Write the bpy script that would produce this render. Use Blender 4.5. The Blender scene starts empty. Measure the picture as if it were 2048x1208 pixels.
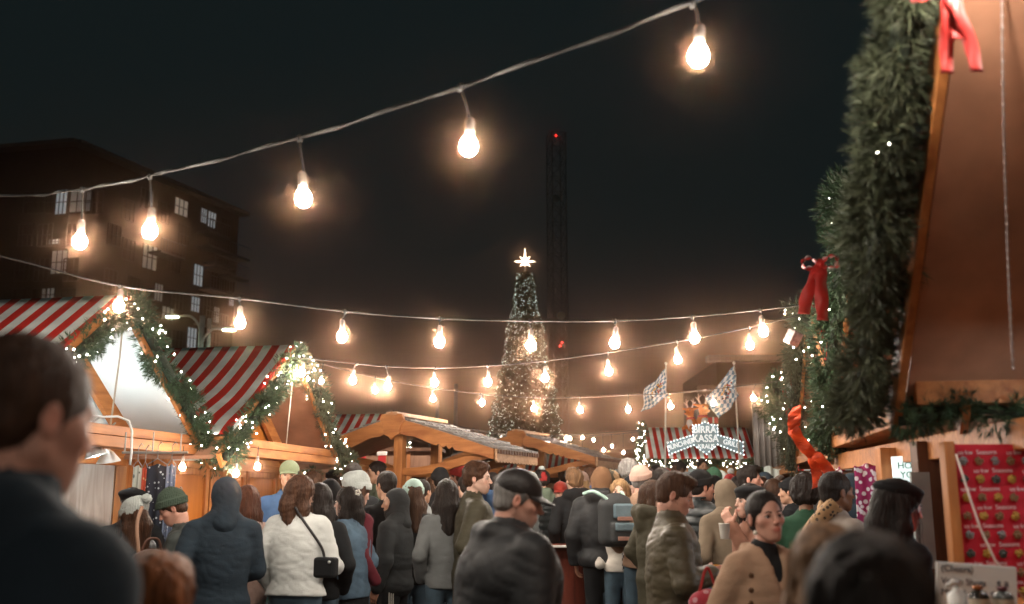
import bpy, bmesh, math, random
import numpy as np
from mathutils import Vector, Matrix, noise

# ------------------------------------------------------------------ camera, world, render
W, H, F = 2048, 1208, 1991.0
CAMZ = 1.58
PITCH = math.atan(396 / F)
CP, SP = math.cos(PITCH), math.sin(PITCH)
sc = bpy.context.scene
C = sc.collection
cam_d = bpy.data.cameras.new('camera')
cam = bpy.data.objects.new('camera', cam_d)
C.objects.link(cam)
cam.location = (0, 0, CAMZ)
cam.rotation_euler = (math.pi / 2 + PITCH, 0, 0)
cam_d.sensor_width = 36
cam_d.lens = 36 * F / W
cam_d.clip_start = 0.05
cam_d.clip_end = 1000
cam_d.dof.use_dof = True
cam_d.dof.focus_distance = 9.5
cam_d.dof.aperture_fstop = 1.8
sc.camera = cam

world = bpy.data.worlds.new('World')
sc.world = world
world.use_nodes = True
wn = world.node_tree.nodes
wl = world.node_tree.links
bg = wn['Background']
bg.inputs['Color'].default_value = (0.34, 0.66, 0.76, 1)
bg.inputs['Strength'].default_value = 0.018

sc.view_settings.view_transform = 'Standard'
sc.view_settings.look = 'None'
sc.view_settings.exposure = 0.0
sc.view_settings.gamma = 1.0
sc.render.engine = 'CYCLES'
sc.cycles.use_denoising = True
sc.cycles.max_bounces = 5
sc.cycles.diffuse_bounces = 3
sc.cycles.glossy_bounces = 2
sc.cycles.transmission_bounces = 4
sc.cycles.volume_bounces = 0
sc.cycles.transparent_max_bounces = 8
sc.cycles.sample_clamp_indirect = 4
sc.cycles.caustics_reflective = False
sc.cycles.caustics_refractive = False
sc.cycles.blur_glossy = 1.0

rnd = random.Random(11)
def R(a): return math.radians(a)

def at(px, py, Y):
    """the point at forward distance Y that the photograph shows at pixel px, py"""
    u = (px - W / 2) / F
    v = (H / 2 - py) / F
    f = CP - v * SP
    z = SP + v * CP
    return Vector((u / f * Y, Y, CAMZ + z / f * Y))

# ------------------------------------------------------------------ naming helpers
def tag(o, label=None, cat=None, group=None, kind=None):
    if label: o['label'] = label
    if cat: o['category'] = cat
    if group: o['group'] = group
    if kind: o['kind'] = kind
    return o

def empty(name, loc=(0, 0, 0), rz=0.0, label=None, cat=None, group=None):
    o = bpy.data.objects.new(name, None)
    o.empty_display_size = 0.1
    C.objects.link(o)
    o.location = loc
    o.rotation_euler = (0, 0, rz)
    return tag(o, label, cat, group)

def link(name, me, mat=None, parent=None):
    o = bpy.data.objects.new(name, me)
    C.objects.link(o)
    if mat is not None:
        for m in (mat if isinstance(mat, (list, tuple)) else [mat]):
            me.materials.append(m)
    if parent is not None: o.parent = parent
    return o

def copy_tree(o, parent=None):
    c = o.copy()
    C.objects.link(c)
    c.parent = parent
    for ch in list(o.children): copy_tree(ch, c)
    return c

# ------------------------------------------------------------------ mesh builder
class MB:
    def __init__(s):
        s.v = []; s.f = []; s.m = []
    def add(s, verts, faces, mi=0):
        n = len(s.v)
        s.v += [tuple(p) for p in verts]
        s.f += [tuple(i + n for i in f) for f in faces]
        s.m += [mi] * len(faces)
    def box(s, c, size, rot=None, mi=0, taper=1.0):
        hx, hy, hz = size[0] / 2, size[1] / 2, size[2] / 2
        P = []
        for z in (-1, 1):
            k = taper if z > 0 else 1
            for x, y in ((-1, -1), (1, -1), (1, 1), (-1, 1)):
                P.append(Vector((x * hx * k, y * hy * k, z * hz)))
        if rot is not None:
            if isinstance(rot, (int, float)): rot = Matrix.Rotation(rot, 3, 'Z')
            P = [rot @ p for p in P]
        c = Vector(c)
        s.add([p + c for p in P], [(3, 2, 1, 0), (4, 5, 6, 7), (0, 1, 5, 4), (1, 2, 6, 5), (2, 3, 7, 6), (3, 0, 4, 7)], mi)
    def bar(s, a, b, w, h=None, up=(0, 0, 1), mi=0):
        """square bar from a to b, w across, h along up"""
        a = Vector(a); b = Vector(b); h = h or w
        d = (b - a).normalized(); u = Vector(up)
        sd = d.cross(u)
        if sd.length < 1e-4: sd = d.cross(Vector((1, 0, 0)))
        sd.normalize(); u = sd.cross(d).normalized()
        P = []
        for p in (a, b):
            for x, y in ((-1, -1), (1, -1), (1, 1), (-1, 1)):
                P.append(p + sd * x * w / 2 + u * y * h / 2)
        s.add(P, [(3, 2, 1, 0), (4, 5, 6, 7), (0, 1, 5, 4), (1, 2, 6, 5), (2, 3, 7, 6), (3, 0, 4, 7)], mi)
    def tube(s, pts, r, n=8, mi=0, cap=True):
        pts = [Vector(p) for p in pts]
        rs = r if isinstance(r, (list, tuple)) else [r] * len(pts)
        base = len(s.v); nrm = None
        for i, p in enumerate(pts):
            t = (pts[min(i + 1, len(pts) - 1)] - pts[max(i - 1, 0)]).normalized()
            if nrm is None:
                nrm = t.orthogonal().normalized()
            else:
                nrm = (nrm - t * nrm.dot(t))
                nrm = nrm.normalized() if nrm.length > 1e-6 else t.orthogonal().normalized()
            b = t.cross(nrm)
            for k in range(n):
                a = 2 * math.pi * k / n
                s.v.append(tuple(p + (nrm * math.cos(a) + b * math.sin(a)) * rs[i]))
        for i in range(len(pts) - 1):
            for k in range(n):
                k2 = (k + 1) % n
                s.f.append((base + i * n + k, base + i * n + k2, base + (i + 1) * n + k2, base + (i + 1) * n + k)); s.m.append(mi)
        if cap:
            s.f.append(tuple(base + k for k in range(n - 1, -1, -1))); s.m.append(mi)
            e = base + (len(pts) - 1) * n
            s.f.append(tuple(e + k for k in range(n))); s.m.append(mi)
    def lathe(s, prof, c=(0, 0, 0), n=16, mi=0, rot=None):
        """prof: list of (radius, z)"""
        c = Vector(c); base = len(s.v)
        for r, z in prof:
            for k in range(n):
                a = 2 * math.pi * k / n
                p = Vector((r * math.cos(a), r * math.sin(a), z))
                if rot is not None: p = rot @ p
                s.v.append(tuple(p + c))
        for i in range(len(prof) - 1):
            for k in range(n):
                k2 = (k + 1) % n
                s.f.append((base + i * n + k, base + i * n + k2, base + (i + 1) * n + k2, base + (i + 1) * n + k)); s.m.append(mi)
    def prism(s, poly, o, ex, ey, n, t, mi=0):
        """extrude the 2-D polygon (in the plane o, ex, ey) by t along n"""
        o = Vector(o); ex = Vector(ex); ey = Vector(ey); n = Vector(n)
        a = [o + ex * x + ey * y for x, y in poly]
        k = len(a)
        s.add(a + [p + n * t for p in a], [tuple(range(k - 1, -1, -1)), tuple(range(k, 2 * k))] +
              [(i, (i + 1) % k, (i + 1) % k + k, i + k) for i in range(k)], mi)
    def sphere(s, c, r, n=10, mi=0):
        rr = r if isinstance(r, (list, tuple)) else (r, r, r)
        m = max(4, n // 2 + 1); base = len(s.v)
        for i in range(m + 1):
            th = math.pi * i / m
            for k in range(n):
                a = 2 * math.pi * k / n
                s.v.append((c[0] + rr[0] * math.sin(th) * math.cos(a), c[1] + rr[1] * math.sin(th) * math.sin(a), c[2] + rr[2] * math.cos(th)))
        for i in range(m):
            for k in range(n):
                k2 = (k + 1) % n
                s.f.append((base + i * n + k, base + (i + 1) * n + k, base + (i + 1) * n + k2, base + i * n + k2)); s.m.append(mi)
    def mesh(s, name, smooth=False):
        me = bpy.data.meshes.new(name)
        me.from_pydata(s.v, [], s.f)
        if any(s.m): me.polygons.foreach_set('material_index', s.m)
        if smooth: me.polygons.foreach_set('use_smooth', [True] * len(me.polygons))
        me.update()
        return me
    def build(s, name, mat, parent=None, smooth=False, bevel=0.0):
        o = link(name, s.mesh(name, smooth), mat, parent)
        if bevel:
            b = o.modifiers.new('b', 'BEVEL'); b.width = bevel; b.segments = 2; b.limit_method = 'ANGLE'
        return o

# ------------------------------------------------------------------ materials
MATS = {}
def srgb(r, g, b):
    f = lambda c: ((c / 255) / 12.92) if c / 255 <= .04045 else (((c / 255) + .055) / 1.055) ** 2.4
    return (f(r), f(g), f(b), 1)

def mat(name, col, rough=0.7, var=0.15, scale=8.0, bump=0.0, bscale=60.0, metal=0.0, coat=0.0, sheen=0.0, stretch=None, attr=False, spec=0.4):
    if name in MATS: return MATS[name]
    m = bpy.data.materials.new(name); m.use_nodes = True
    N = m.node_tree.nodes; L = m.node_tree.links
    b = N['Principled BSDF']
    b.inputs['Roughness'].default_value = rough
    b.inputs['Metallic'].default_value = metal
    b.inputs['Specular IOR Level'].default_value = spec
    if coat: b.inputs['Coat Weight'].default_value = coat
    if sheen:
        b.inputs['Sheen Weight'].default_value = sheen
        b.inputs['Sheen Roughness'].default_value = 0.5
    tc = N.new('ShaderNodeTexCoord')
    mp = N.new('ShaderNodeMapping'); L.new(tc.outputs['Object'], mp.inputs['Vector'])
    if stretch: mp.inputs['Scale'].default_value = stretch
    nz = N.new('ShaderNodeTexNoise'); nz.inputs['Scale'].default_value = scale; nz.inputs['Detail'].default_value = 5
    L.new(mp.outputs[0], nz.inputs['Vector'])
    rp = N.new('ShaderNodeMapRange')
    rp.inputs['From Min'].default_value = 0.3; rp.inputs['From Max'].default_value = 0.7
    rp.inputs['To Min'].default_value = 1 - var; rp.inputs['To Max'].default_value = 1 + var
    L.new(nz.outputs['Fac'], rp.inputs['Value'])
    mx = N.new('ShaderNodeMix'); mx.data_type = 'RGBA'; mx.blend_type = 'MULTIPLY'
    mx.inputs['Factor'].default_value = 1
    if attr:
        at_ = N.new('ShaderNodeAttribute'); at_.attribute_name = 'Col'
        L.new(at_.outputs['Color'], mx.inputs[6])
    else:
        mx.inputs[6].default_value = col if len(col) == 4 else (*col, 1)
    L.new(rp.outputs[0], mx.inputs[7])
    L.new(mx.outputs[2], b.inputs['Base Color'])
    if bump:
        bz = N.new('ShaderNodeTexNoise'); bz.inputs['Scale'].default_value = bscale; bz.inputs['Detail'].default_value = 4
        L.new(mp.outputs[0], bz.inputs['Vector'])
        bp = N.new('ShaderNodeBump'); bp.inputs['Strength'].default_value = bump; bp.inputs['Distance'].default_value = 0.01
        L.new(bz.outputs['Fac'], bp.inputs['Height']); L.new(bp.outputs[0], b.inputs['Normal'])
    MATS[name] = m
    return m

def emat(name, col, strength, falloff=False):
    if name in MATS: return MATS[name]
    m = bpy.data.materials.new(name); m.use_nodes = True
    N = m.node_tree.nodes; L = m.node_tree.links
    b = N['Principled BSDF']
    b.inputs['Base Color'].default_value = (0.8, 0.8, 0.8, 1)
    b.inputs['Emission Color'].default_value = (*col[:3], 1)
    b.inputs['Emission Strength'].default_value = strength
    MATS[name] = m
    return m

def wood(name, c1, c2, scale=3.0, rough=0.55, axis='X', dens=14):
    """planed timber: long grain streaks, knots"""
    if name in MATS: return MATS[name]
    m = bpy.data.materials.new(name); m.use_nodes = True
    N = m.node_tree.nodes; L = m.node_tree.links
    b = N['Principled BSDF']; b.inputs['Roughness'].default_value = rough
    b.inputs['Specular IOR Level'].default_value = 0.35
    tc = N.new('ShaderNodeTexCoord'); mp = N.new('ShaderNodeMapping')
    s = {'X': (0.12, 1, 1), 'Y': (1, 0.12, 1), 'Z': (1, 1, 0.12)}[axis]
    mp.inputs['Scale'].default_value = s
    L.new(tc.outputs['Object'], mp.inputs['Vector'])
    nz = N.new('ShaderNodeTexNoise'); nz.inputs['Scale'].default_value = dens; nz.inputs['Detail'].default_value = 6
    nz.inputs['Distortion'].default_value = 1.2
    L.new(mp.outputs[0], nz.inputs['Vector'])
    n2 = N.new('ShaderNodeTexNoise'); n2.inputs['Scale'].default_value = scale; n2.inputs['Detail'].default_value = 3
    L.new(tc.outputs['Object'], n2.inputs['Vector'])
    ad = N.new('ShaderNodeMath'); ad.operation = 'ADD'
    ml = N.new('ShaderNodeMath'); ml.operation = 'MULTIPLY'; ml.inputs[1].default_value = 0.5
    L.new(n2.outputs['Fac'], ml.inputs[0]); L.new(ml.outputs[0], ad.inputs[1]); L.new(nz.outputs['Fac'], ad.inputs[0])
    cr = N.new('ShaderNodeValToRGB')
    cr.color_ramp.elements[0].position = 0.52; cr.color_ramp.elements[0].color = (*c2[:3], 1)
    cr.color_ramp.elements[1].position = 0.95; cr.color_ramp.elements[1].color = (*c1[:3], 1)
    L.new(ad.outputs[0], cr.inputs[0])
    L.new(cr.outputs[0], b.inputs['Base Color'])
    bp = N.new('ShaderNodeBump'); bp.inputs['Strength'].default_value = 0.25; bp.inputs['Distance'].default_value = 0.004
    L.new(nz.outputs['Fac'], bp.inputs['Height']); L.new(bp.outputs[0], b.inputs['Normal'])
    MATS[name] = m
    return m

def stripes(name, ca, cb, period, axis=0, rough=0.75, off=0.0):
    """two colours alternating along one object axis; the cloth is slightly uneven"""
    if name in MATS: return MATS[name]
    m = bpy.data.materials.new(name); m.use_nodes = True
    N = m.node_tree.nodes; L = m.node_tree.links
    b = N['Principled BSDF']; b.inputs['Roughness'].default_value = rough
    b.inputs['Specular IOR Level'].default_value = 0.25
    tc = N.new('ShaderNodeTexCoord'); sp = N.new('ShaderNodeSeparateXYZ'); L.new(tc.outputs['UV'], sp.inputs[0])
    a = N.new('ShaderNodeMath'); a.operation = 'MULTIPLY_ADD'; a.inputs[1].default_value = 1 / period; a.inputs[2].default_value = off
    L.new(sp.outputs[axis], a.inputs[0])
    fr = N.new('ShaderNodeMath'); fr.operation = 'FRACT'; L.new(a.outputs[0], fr.inputs[0])
    gt = N.new('ShaderNodeMath'); gt.operation = 'GREATER_THAN'; gt.inputs[1].default_value = 0.5; L.new(fr.outputs[0], gt.inputs[0])
    mx = N.new('ShaderNodeMix'); mx.data_type = 'RGBA'
    mx.inputs[6].default_value = (*ca[:3], 1); mx.inputs[7].default_value = (*cb[:3], 1)
    L.new(gt.outputs[0], mx.inputs['Factor'])
    nz = N.new('ShaderNodeTexNoise'); nz.inputs['Scale'].default_value = 4; nz.inputs['Detail'].default_value = 6
    L.new(tc.outputs['Object'], nz.inputs['Vector'])
    rp = N.new('ShaderNodeMapRange'); rp.inputs['To Min'].default_value = 0.7; rp.inputs['To Max'].default_value = 1.15
    rp.inputs['From Min'].default_value = 0.25; rp.inputs['From Max'].default_value = 0.75
    L.new(nz.outputs['Fac'], rp.inputs['Value'])
    m2 = N.new('ShaderNodeMix'); m2.data_type = 'RGBA'; m2.blend_type = 'MULTIPLY'; m2.inputs['Factor'].default_value = 1
    L.new(mx.outputs[2], m2.inputs[6]); L.new(rp.outputs[0], m2.inputs[7])
    L.new(m2.outputs[2], b.inputs['Base Color'])
    MATS[name] = m
    return m

WOOD = wood('orange_wood', (0.50, 0.20, 0.06), (0.28, 0.09, 0.025))
WOOD_Z = wood('orange_wood_upright', (0.50, 0.20, 0.06), (0.28, 0.09, 0.025), axis='Z')
PANEL = wood('varnished_panel', (0.50, 0.17, 0.03), (0.36, 0.11, 0.018), axis='Z', rough=0.4, dens=5)
PALE = wood('pale_wood', (0.55, 0.34, 0.20), (0.36, 0.19, 0.10))
DARKW = wood('dark_wood', (0.13, 0.055, 0.028), (0.06, 0.025, 0.012), axis='Z')
REDW = wood('mahogany', (0.16, 0.035, 0.02), (0.07, 0.015, 0.01), axis='Z')
BROWNP = mat('brown_ceiling_paint', (0.35, 0.18, 0.11), 0.6, 0.3, 3.0, 0.1, 20)
WHITEP = mat('white_board_paint', (0.72, 0.75, 0.74), 0.5, 0.06, 2.0, 0.03, 30)
STRIPE = stripes('red_white_stripe', (0.52, 0.028, 0.018), (0.66, 0.68, 0.66), 0.30)
BLACK = mat('black_rubber', (0.02, 0.02, 0.022), 0.5)
METAL = mat('grey_metal', (0.35, 0.36, 0.37), 0.4, 0.1, metal=0.8)
# ------------------------------------------------------------------ signed-distance modelling (bodies, clothes, hair)
def smin(a, b, k):
    if k <= 0: return np.minimum(a, b)
    h = np.clip(0.5 + 0.5 * (b - a) / k, 0, 1)
    return b + (a - b) * h - k * h * (1 - h)

def axis_pts(lo, hi, coarse, fines=()):
    """grid positions from lo to hi, step coarse, finer inside the (a, b, step) spans"""
    p = [lo]
    while p[-1] < hi:
        x = p[-1]; st = coarse
        for a, b, f in fines:
            if a - 1e-6 <= x < b: st = min(st, f)
            elif x < a: st = min(st, max(f, a - x))
        p.append(x + st)
    return np.array(p)

class Field:
    def __init__(s, xs, ys, zs):
        s.xs, s.ys, s.zs = xs, ys, zs
        s.D = np.full((len(xs), len(ys), len(zs)), 0.6, np.float32)
    def sl(s, lo, hi):
        r = []
        for a, l, h in ((s.xs, lo[0], hi[0]), (s.ys, lo[1], hi[1]), (s.zs, lo[2], hi[2])):
            i = max(0, int(np.searchsorted(a, l)) - 1); j = min(len(a), int(np.searchsorted(a, h)) + 1)
            r.append(slice(i, j))
        return tuple(r)
    def grid(s, q):
        return np.meshgrid(s.xs[q[0]], s.ys[q[1]], s.zs[q[2]], indexing='ij', sparse=True)
    def put(s, fn, lo, hi, k=0.02, op='add', m=0.05):
        q = s.sl([a - k - m for a in lo], [a + k + m for a in hi])
        if any(t.stop - t.start < 1 for t in q): return
        X, Y, Z = s.grid(q)
        d = fn(X, Y, Z)
        D = s.D[q]
        if op == 'add': s.D[q] = smin(D, d, k)
        elif op == 'sub': s.D[q] = -smin(-D, d, k)
        elif op == 'and': s.D[q] = -smin(-D, -d, k)
    def cone(s, a, b, ra, rb, k=0.02, op='add', sq=(1, 1, 1)):
        a = np.array(a, float); b = np.array(b, float); ba = b - a; L2 = float(ba @ ba) + 1e-9
        r = max(ra, rb) / min(sq)
        def fn(X, Y, Z):
            px, py, pz = X - a[0], Y - a[1], Z - a[2]
            t = np.clip((px * ba[0] + py * ba[1] + pz * ba[2]) / L2, 0, 1)
            return np.sqrt(((px - ba[0] * t) * sq[0]) ** 2 + ((py - ba[1] * t) * sq[1]) ** 2 + ((pz - ba[2] * t) * sq[2]) ** 2) - (ra + (rb - ra) * t)
        s.put(fn, np.minimum(a, b) - r, np.maximum(a, b) + r, k, op)
    def chain(s, P, Rr, k=0.02, op='add', sq=(1, 1, 1)):
        for i in range(len(P) - 1): s.cone(P[i], P[i + 1], Rr[i], Rr[i + 1], k, op, sq)
    def ell(s, c, r, k=0.02, op='add', M=None):
        """ellipsoid; M: 3x3 rotation whose columns are its axes"""
        c = np.array(c, float); r = np.array(r, float)
        Mi = np.array(M).T if M is not None else None
        R_ = float(r.max())
        def fn(X, Y, Z):
            x, y, z = X - c[0], Y - c[1], Z - c[2]
            if Mi is not None:
                x, y, z = (Mi[i][0] * x + Mi[i][1] * y + Mi[i][2] * z for i in range(3))
            k0 = np.sqrt((x / r[0]) ** 2 + (y / r[1]) ** 2 + (z / r[2]) ** 2)
            k1 = np.sqrt((x / r[0] ** 2) ** 2 + (y / r[1] ** 2) ** 2 + (z / r[2] ** 2) ** 2) + 1e-6
            return k0 * (k0 - 1) / k1
        s.put(fn, c - (R_ if M is not None else r), c + (R_ if M is not None else r), k, op)
    def box(s, c, h, rad=0.01, k=0.02, op='add', M=None):
        c = np.array(c, float); Mi = np.array(M).T if M is not None else None
        R_ = np.array(h) if M is None else np.full(3, float(np.linalg.norm(h)))
        def fn(X, Y, Z):
            x, y, z = X - c[0], Y - c[1], Z - c[2]
            if Mi is not None:
                x, y, z = (Mi[i][0] * x + Mi[i][1] * y + Mi[i][2] * z for i in range(3))
            ax, ay, az = np.abs(x) - h[0] + rad, np.abs(y) - h[1] + rad, np.abs(z) - h[2] + rad
            o = np.sqrt(np.maximum(ax, 0) ** 2 + np.maximum(ay, 0) ** 2 + np.maximum(az, 0) ** 2)
            return o + np.minimum(np.maximum(ax, np.maximum(ay, az)), 0) - rad
        s.put(fn, c - R_, c + R_, k, op)
    def full(s, fn):
        X, Y, Z = s.grid((slice(None),) * 3)
        s.D = fn(s.D, X, Y, Z).astype(np.float32)
    def mesh(s):
        D = s.D.copy(); D[D == 0] = 1e-6
        D[0], D[-1] = 1, 1; D[:, 0], D[:, -1] = 1, 1; D[:, :, 0], D[:, :, -1] = 1, 1
        S = D < 0
        nx, ny, nz = D.shape
        cnt = np.zeros((nx - 1, ny - 1, nz - 1), np.int8)
        for i in (0, 1):
            for j in (0, 1):
                for k in (0, 1): cnt += S[i:nx - 1 + i, j:ny - 1 + j, k:nz - 1 + k]
        act = (cnt > 0) & (cnt < 8)
        I, J, K = np.nonzero(act)
        idx = np.full(act.shape, -1, np.int64); idx[I, J, K] = np.arange(len(I))
        acc = np.zeros((len(I), 3)); n = np.zeros(len(I))
        ax = (s.xs, s.ys, s.zs)
        cor = [(i, j, k) for i in (0, 1) for j in (0, 1) for k in (0, 1)]
        for a in cor:
            for d in range(3):
                if a[d]: continue
                b = list(a); b[d] = 1
                va = D[I + a[0], J + a[1], K + a[2]]; vb = D[I + b[0], J + b[1], K + b[2]]
                m = (va < 0) != (vb < 0)
                t = np.where(m, va / np.where(m, va - vb, 1), 0)
                base = [I + a[0], J + a[1], K + a[2]]
                P = np.stack([ax[q][base[q]] for q in range(3)], 1)
                P[:, d] += t * (ax[d][base[d] + 1] - ax[d][base[d]])
                acc[m] += P[m]; n[m] += 1
        V = acc / n[:, None]
        Fs = []
        for d in range(3):
            sa = [slice(None)] * 3; sb = [slice(None)] * 3
            sa[d] = slice(0, -1); sb[d] = slice(1, None)
            A, B = S[tuple(sa)], S[tuple(sb)]
            ch = A != B
            e, f = [q for q in range(3) if q != d]
            w = np.nonzero(ch)
            w = np.stack(w, 1)
            ok = (w[:, e] > 0) & (w[:, f] > 0) & (w[:, e] < act.shape[e]) & (w[:, f] < act.shape[f])
            w = w[ok]
            ins = A[tuple(w.T)]
            q = []
            for de, df in ((0, 0), (1, 0), (1, 1), (0, 1)):
                c = w.copy(); c[:, e] -= de; c[:, f] -= df
                q.append(idx[tuple(c.T)])
            q = np.stack(q, 1)
            flip = ins if d != 1 else ~ins
            q[flip] = q[flip][:, ::-1]
            Fs.append(q)
        Q = np.concatenate(Fs)
        Q = Q[(Q >= 0).all(1)]
        return V, Q[:, ::-1]

def np_mesh(name, V, Q, smooth=True, col=None):
    me = bpy.data.meshes.new(name)
    me.vertices.add(len(V)); me.vertices.foreach_set('co', np.ascontiguousarray(V, dtype=np.float32).ravel())
    me.loops.add(len(Q) * 4); me.loops.foreach_set('vertex_index', np.ascontiguousarray(Q, dtype=np.int32).ravel())
    me.polygons.add(len(Q)); me.polygons.foreach_set('loop_start', np.arange(0, len(Q) * 4, 4, dtype=np.int32))
    if smooth: me.polygons.foreach_set('use_smooth', np.ones(len(Q), bool))
    me.update(calc_edges=True)
    if col is not None:
        ca = me.color_attributes.new('Col', 'FLOAT_COLOR', 'POINT')
        c = np.ones((len(V), 4), np.float32); c[:, :3] = col
        ca.data.foreach_set('color', c.ravel())
    return me

def rotm(yaw=0, pitch=0, roll=0):
    """yaw left +, pitch: positive looks down, roll: positive tips to the right"""
    return np.array((Matrix.Rotation(R(yaw), 3, 'Z') @ Matrix.Rotation(-R(pitch), 3, 'X') @ Matrix.Rotation(R(roll), 3, 'Y')))

def wav(X, Y, Z, f, seed, n=4):
    """cheap band-limited noise in about -1..1"""
    r = random.Random(seed); o = 0
    for i in range(n):
        a = [r.uniform(-1, 1) for _ in range(3)]; L = math.sqrt(sum(t * t for t in a)) + 1e-6
        ff = f * r.uniform(.6, 1.6); p = r.uniform(0, 6.28); p2 = r.uniform(0, 6.28)
        b = [r.uniform(-1, 1) * f * .5 for _ in range(3)]
        o = o + np.sin((a[0] * X + a[1] * Y + a[2] * Z) / L * ff + p + 1.3 * np.sin(b[0] * X + b[1] * Y + b[2] * Z + p2))
    return o / n
# ------------------------------------------------------------------ overhead strings of light bulbs
CABLE = mat('weathered_cable', (0.05, 0.048, 0.045), 0.55, 0.3, 20)
BULB = emat('bulb_glass', (1.0, 0.87, 0.74), 720)
BULB_FAR = emat('bulb_glass_far', (1.0, 0.84, 0.70), 420)
SOCKET = mat('bulb_socket', (0.30, 0.27, 0.25), 0.5)
WARM = (1.0, 0.50, 0.27)
BULB_W = 60.0

def bulb_mesh():
    m = MB()
    m.lathe([(0.002, -0.060), (0.017, -0.056), (0.029, -0.042), (0.0325, -0.025), (0.029, -0.008), (0.021, 0.006), (0.015, 0.013), (0.001, 0.014)], n=12)
    return m.mesh('light_bulb', True)
def socket_mesh():
    m = MB()
    m.lathe([(0.001, 0.013), (0.0165, 0.013), (0.018, 0.035), (0.0175, 0.078), (0.012, 0.088), (0.005, 0.092), (0.001, 0.093)], n=10)
    return m.mesh('socket', True)
BM, SM_ = bulb_mesh(), socket_mesh()
BMM = BM.copy(); BMM.materials.append(emat('bulb_glass_mid', (1.0, 0.87, 0.74), 1100)); BMF = BM.copy(); BM.materials.append(BULB); BMF.materials.append(BULB_FAR); SM_.materials.append(SOCKET)
n_bulb_light = [0]

def light_at(p, power, col=WARM, rad=0.033, parent=None, name='bulb_lamp'):
    l = bpy.data.lights.new(name, 'POINT')
    l.energy = power; l.color = col; l.shadow_soft_size = rad
    o = bpy.data.objects.new(name, l); C.objects.link(o); o.location = p
    if parent: o.parent = parent
    return o

def bulb(parent, p, top, power=BULB_W, tilt=(0, 0), scale=1.0, lead=True):
    """a bulb whose glass centre is p, hung by its lead from the cable at top"""
    p = Vector(p); top = Vector(top)
    b = link('light_bulb', BMM if power > 65 else BM if power > 50 else BMF, None, parent)
    b.location = p + Vector((0, 0, 0.02)) * scale
    b.rotation_euler = (tilt[0], tilt[1], 0); b.scale = (scale,) * 3
    s = link('socket', SM_, None, b)
    if lead:
        m = MB()
        a = p + Vector((0, 0, 0.108 * scale))
        m.tube([a, a.lerp(top, .5) + Vector((rnd.uniform(-.008, .008), 0, 0)), top], 0.0045, 5)
        m.lathe([(0.001, -.02), (0.011, -.018), (0.012, .012), (0.001, .014)], c=top, n=6)
        m.build('bulb_lead', CABLE, parent, True)
    pass
    return b

def curve_pts(ctrl, n=10):
    """Catmull-Rom through control points"""
    P = [Vector(c) for c in ctrl]
    P = [P[0] * 2 - P[1]] + P + [P[-1] * 2 - P[-2]]
    out = []
    for i in range(1, len(P) - 2):
        for k in range(n):
            t = k / n
            a, b, c, d = P[i - 1:i + 3]
            out.append(0.5 * ((2 * b) + (c - a) * t + (2 * a - 5 * b + 4 * c - d) * t * t + (3 * b - a - 3 * c + d) * t ** 3))
    out.append(P[-2])
    return out

def light_string(label, ctrl, bulbs, depth, r=0.006, power=BULB_W, twin=False):
    """ctrl: cable pixels, bulbs: bulb pixels, depth(px) -> forward distance"""
    pts = curve_pts([at(x, y, depth(x)) for x, y in ctrl])
    root = MB()
    root.tube(pts, r, 6)
    if twin:
        q = [p + Vector((0, 0.008 * math.sin(i * .9), 0.008 * math.cos(i * .9))) for i, p in enumerate(pts)]
        root.tube(q, r * .8, 6)
    o = root.build('string_lights', CABLE, None, True)
    tag(o, label, 'string lights', 'strings of light bulbs over the aisle')
    for b in bulbs:
        x, y = b[0], b[1]
        p = at(x, y, depth(x))
        # nearest cable point in x
        best = min(range(len(pts) - 1), key=lambda i: abs((pts[i].x / pts[i].y) - (b[2] if len(b) > 2 else x + 0 - W / 2) / F) if False else abs(pts[i].x / pts[i].y - p.x / p.y))
        top = pts[best].copy()
        bulb(o, p, top, power, (rnd.uniform(-.08, .08), rnd.uniform(-.1, .1)), scale=1.0 if power > 50 else .72)
    return o

d1 = lambda x: 1.0 / (1 / 5.2 + (1 / 3.05 - 1 / 5.2) * x / 1390)
light_string('nearest string of warm bulbs, its cable climbing from left edge to the top',
    [(-900, 330), (-400, 392), (0, 392), (150, 380), (300, 352), (600, 275), (960, 160), (1385, 5), (1700, -130), (2400, -420)],
    [(-260, 500), (160, 482), (300, 460), (606, 395), (938, 291), (1398, 110), (1950, -120)], d1, r=0.0042, twin=True)
d2 = lambda x: 6.4 + (x - 600) * 0.0006
light_string('long string of warm bulbs sagging across the middle, crossing the lit tree below its star',
    [(-400, 425), (0, 512), (240, 572), (480, 597), (690, 623), (880, 637), (1060, 642), (1230, 642), (1385, 633), (1520, 620), (1640, 605)],
    [(238, 612), (480, 645), (684, 672), (879, 683), (1062, 690), (1230, 685), (1389, 675), (1526, 662)], d2)
d3 = lambda x: 10.2 - (x - 600) * 0.0012
light_string('string of warm bulbs from the middle left hut up to the right garland',
    [(590, 712), (610, 716), (760, 732), (870, 736), (975, 732), (1090, 722), (1217, 705), (1355, 683), (1500, 655), (1600, 630)],
    [(604, 745), (706, 760), (776, 772), (869, 765), (976, 764), (1090, 755), (1217, 742), (1355, 718), (1500, 690)], d3, power=70)
d4 = lambda x: 13.8 + (x - 600) * 0.0006
light_string('lowest complete string of warm bulbs, sagging in front of the two flags',
    [(600, 716), (750, 755), (860, 775), (960, 788), (1068, 795), (1160, 795), (1256, 790), (1340, 787), (1500, 770), (1580, 758)],
    [(643, 762), (750, 780), (866, 797), (964, 805), (1068, 816), (1160, 819), (1256, 818), (1341, 812), (1427, 806), (1507, 796)], d4, power=70)
d5 = lambda x: 19.5
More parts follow.
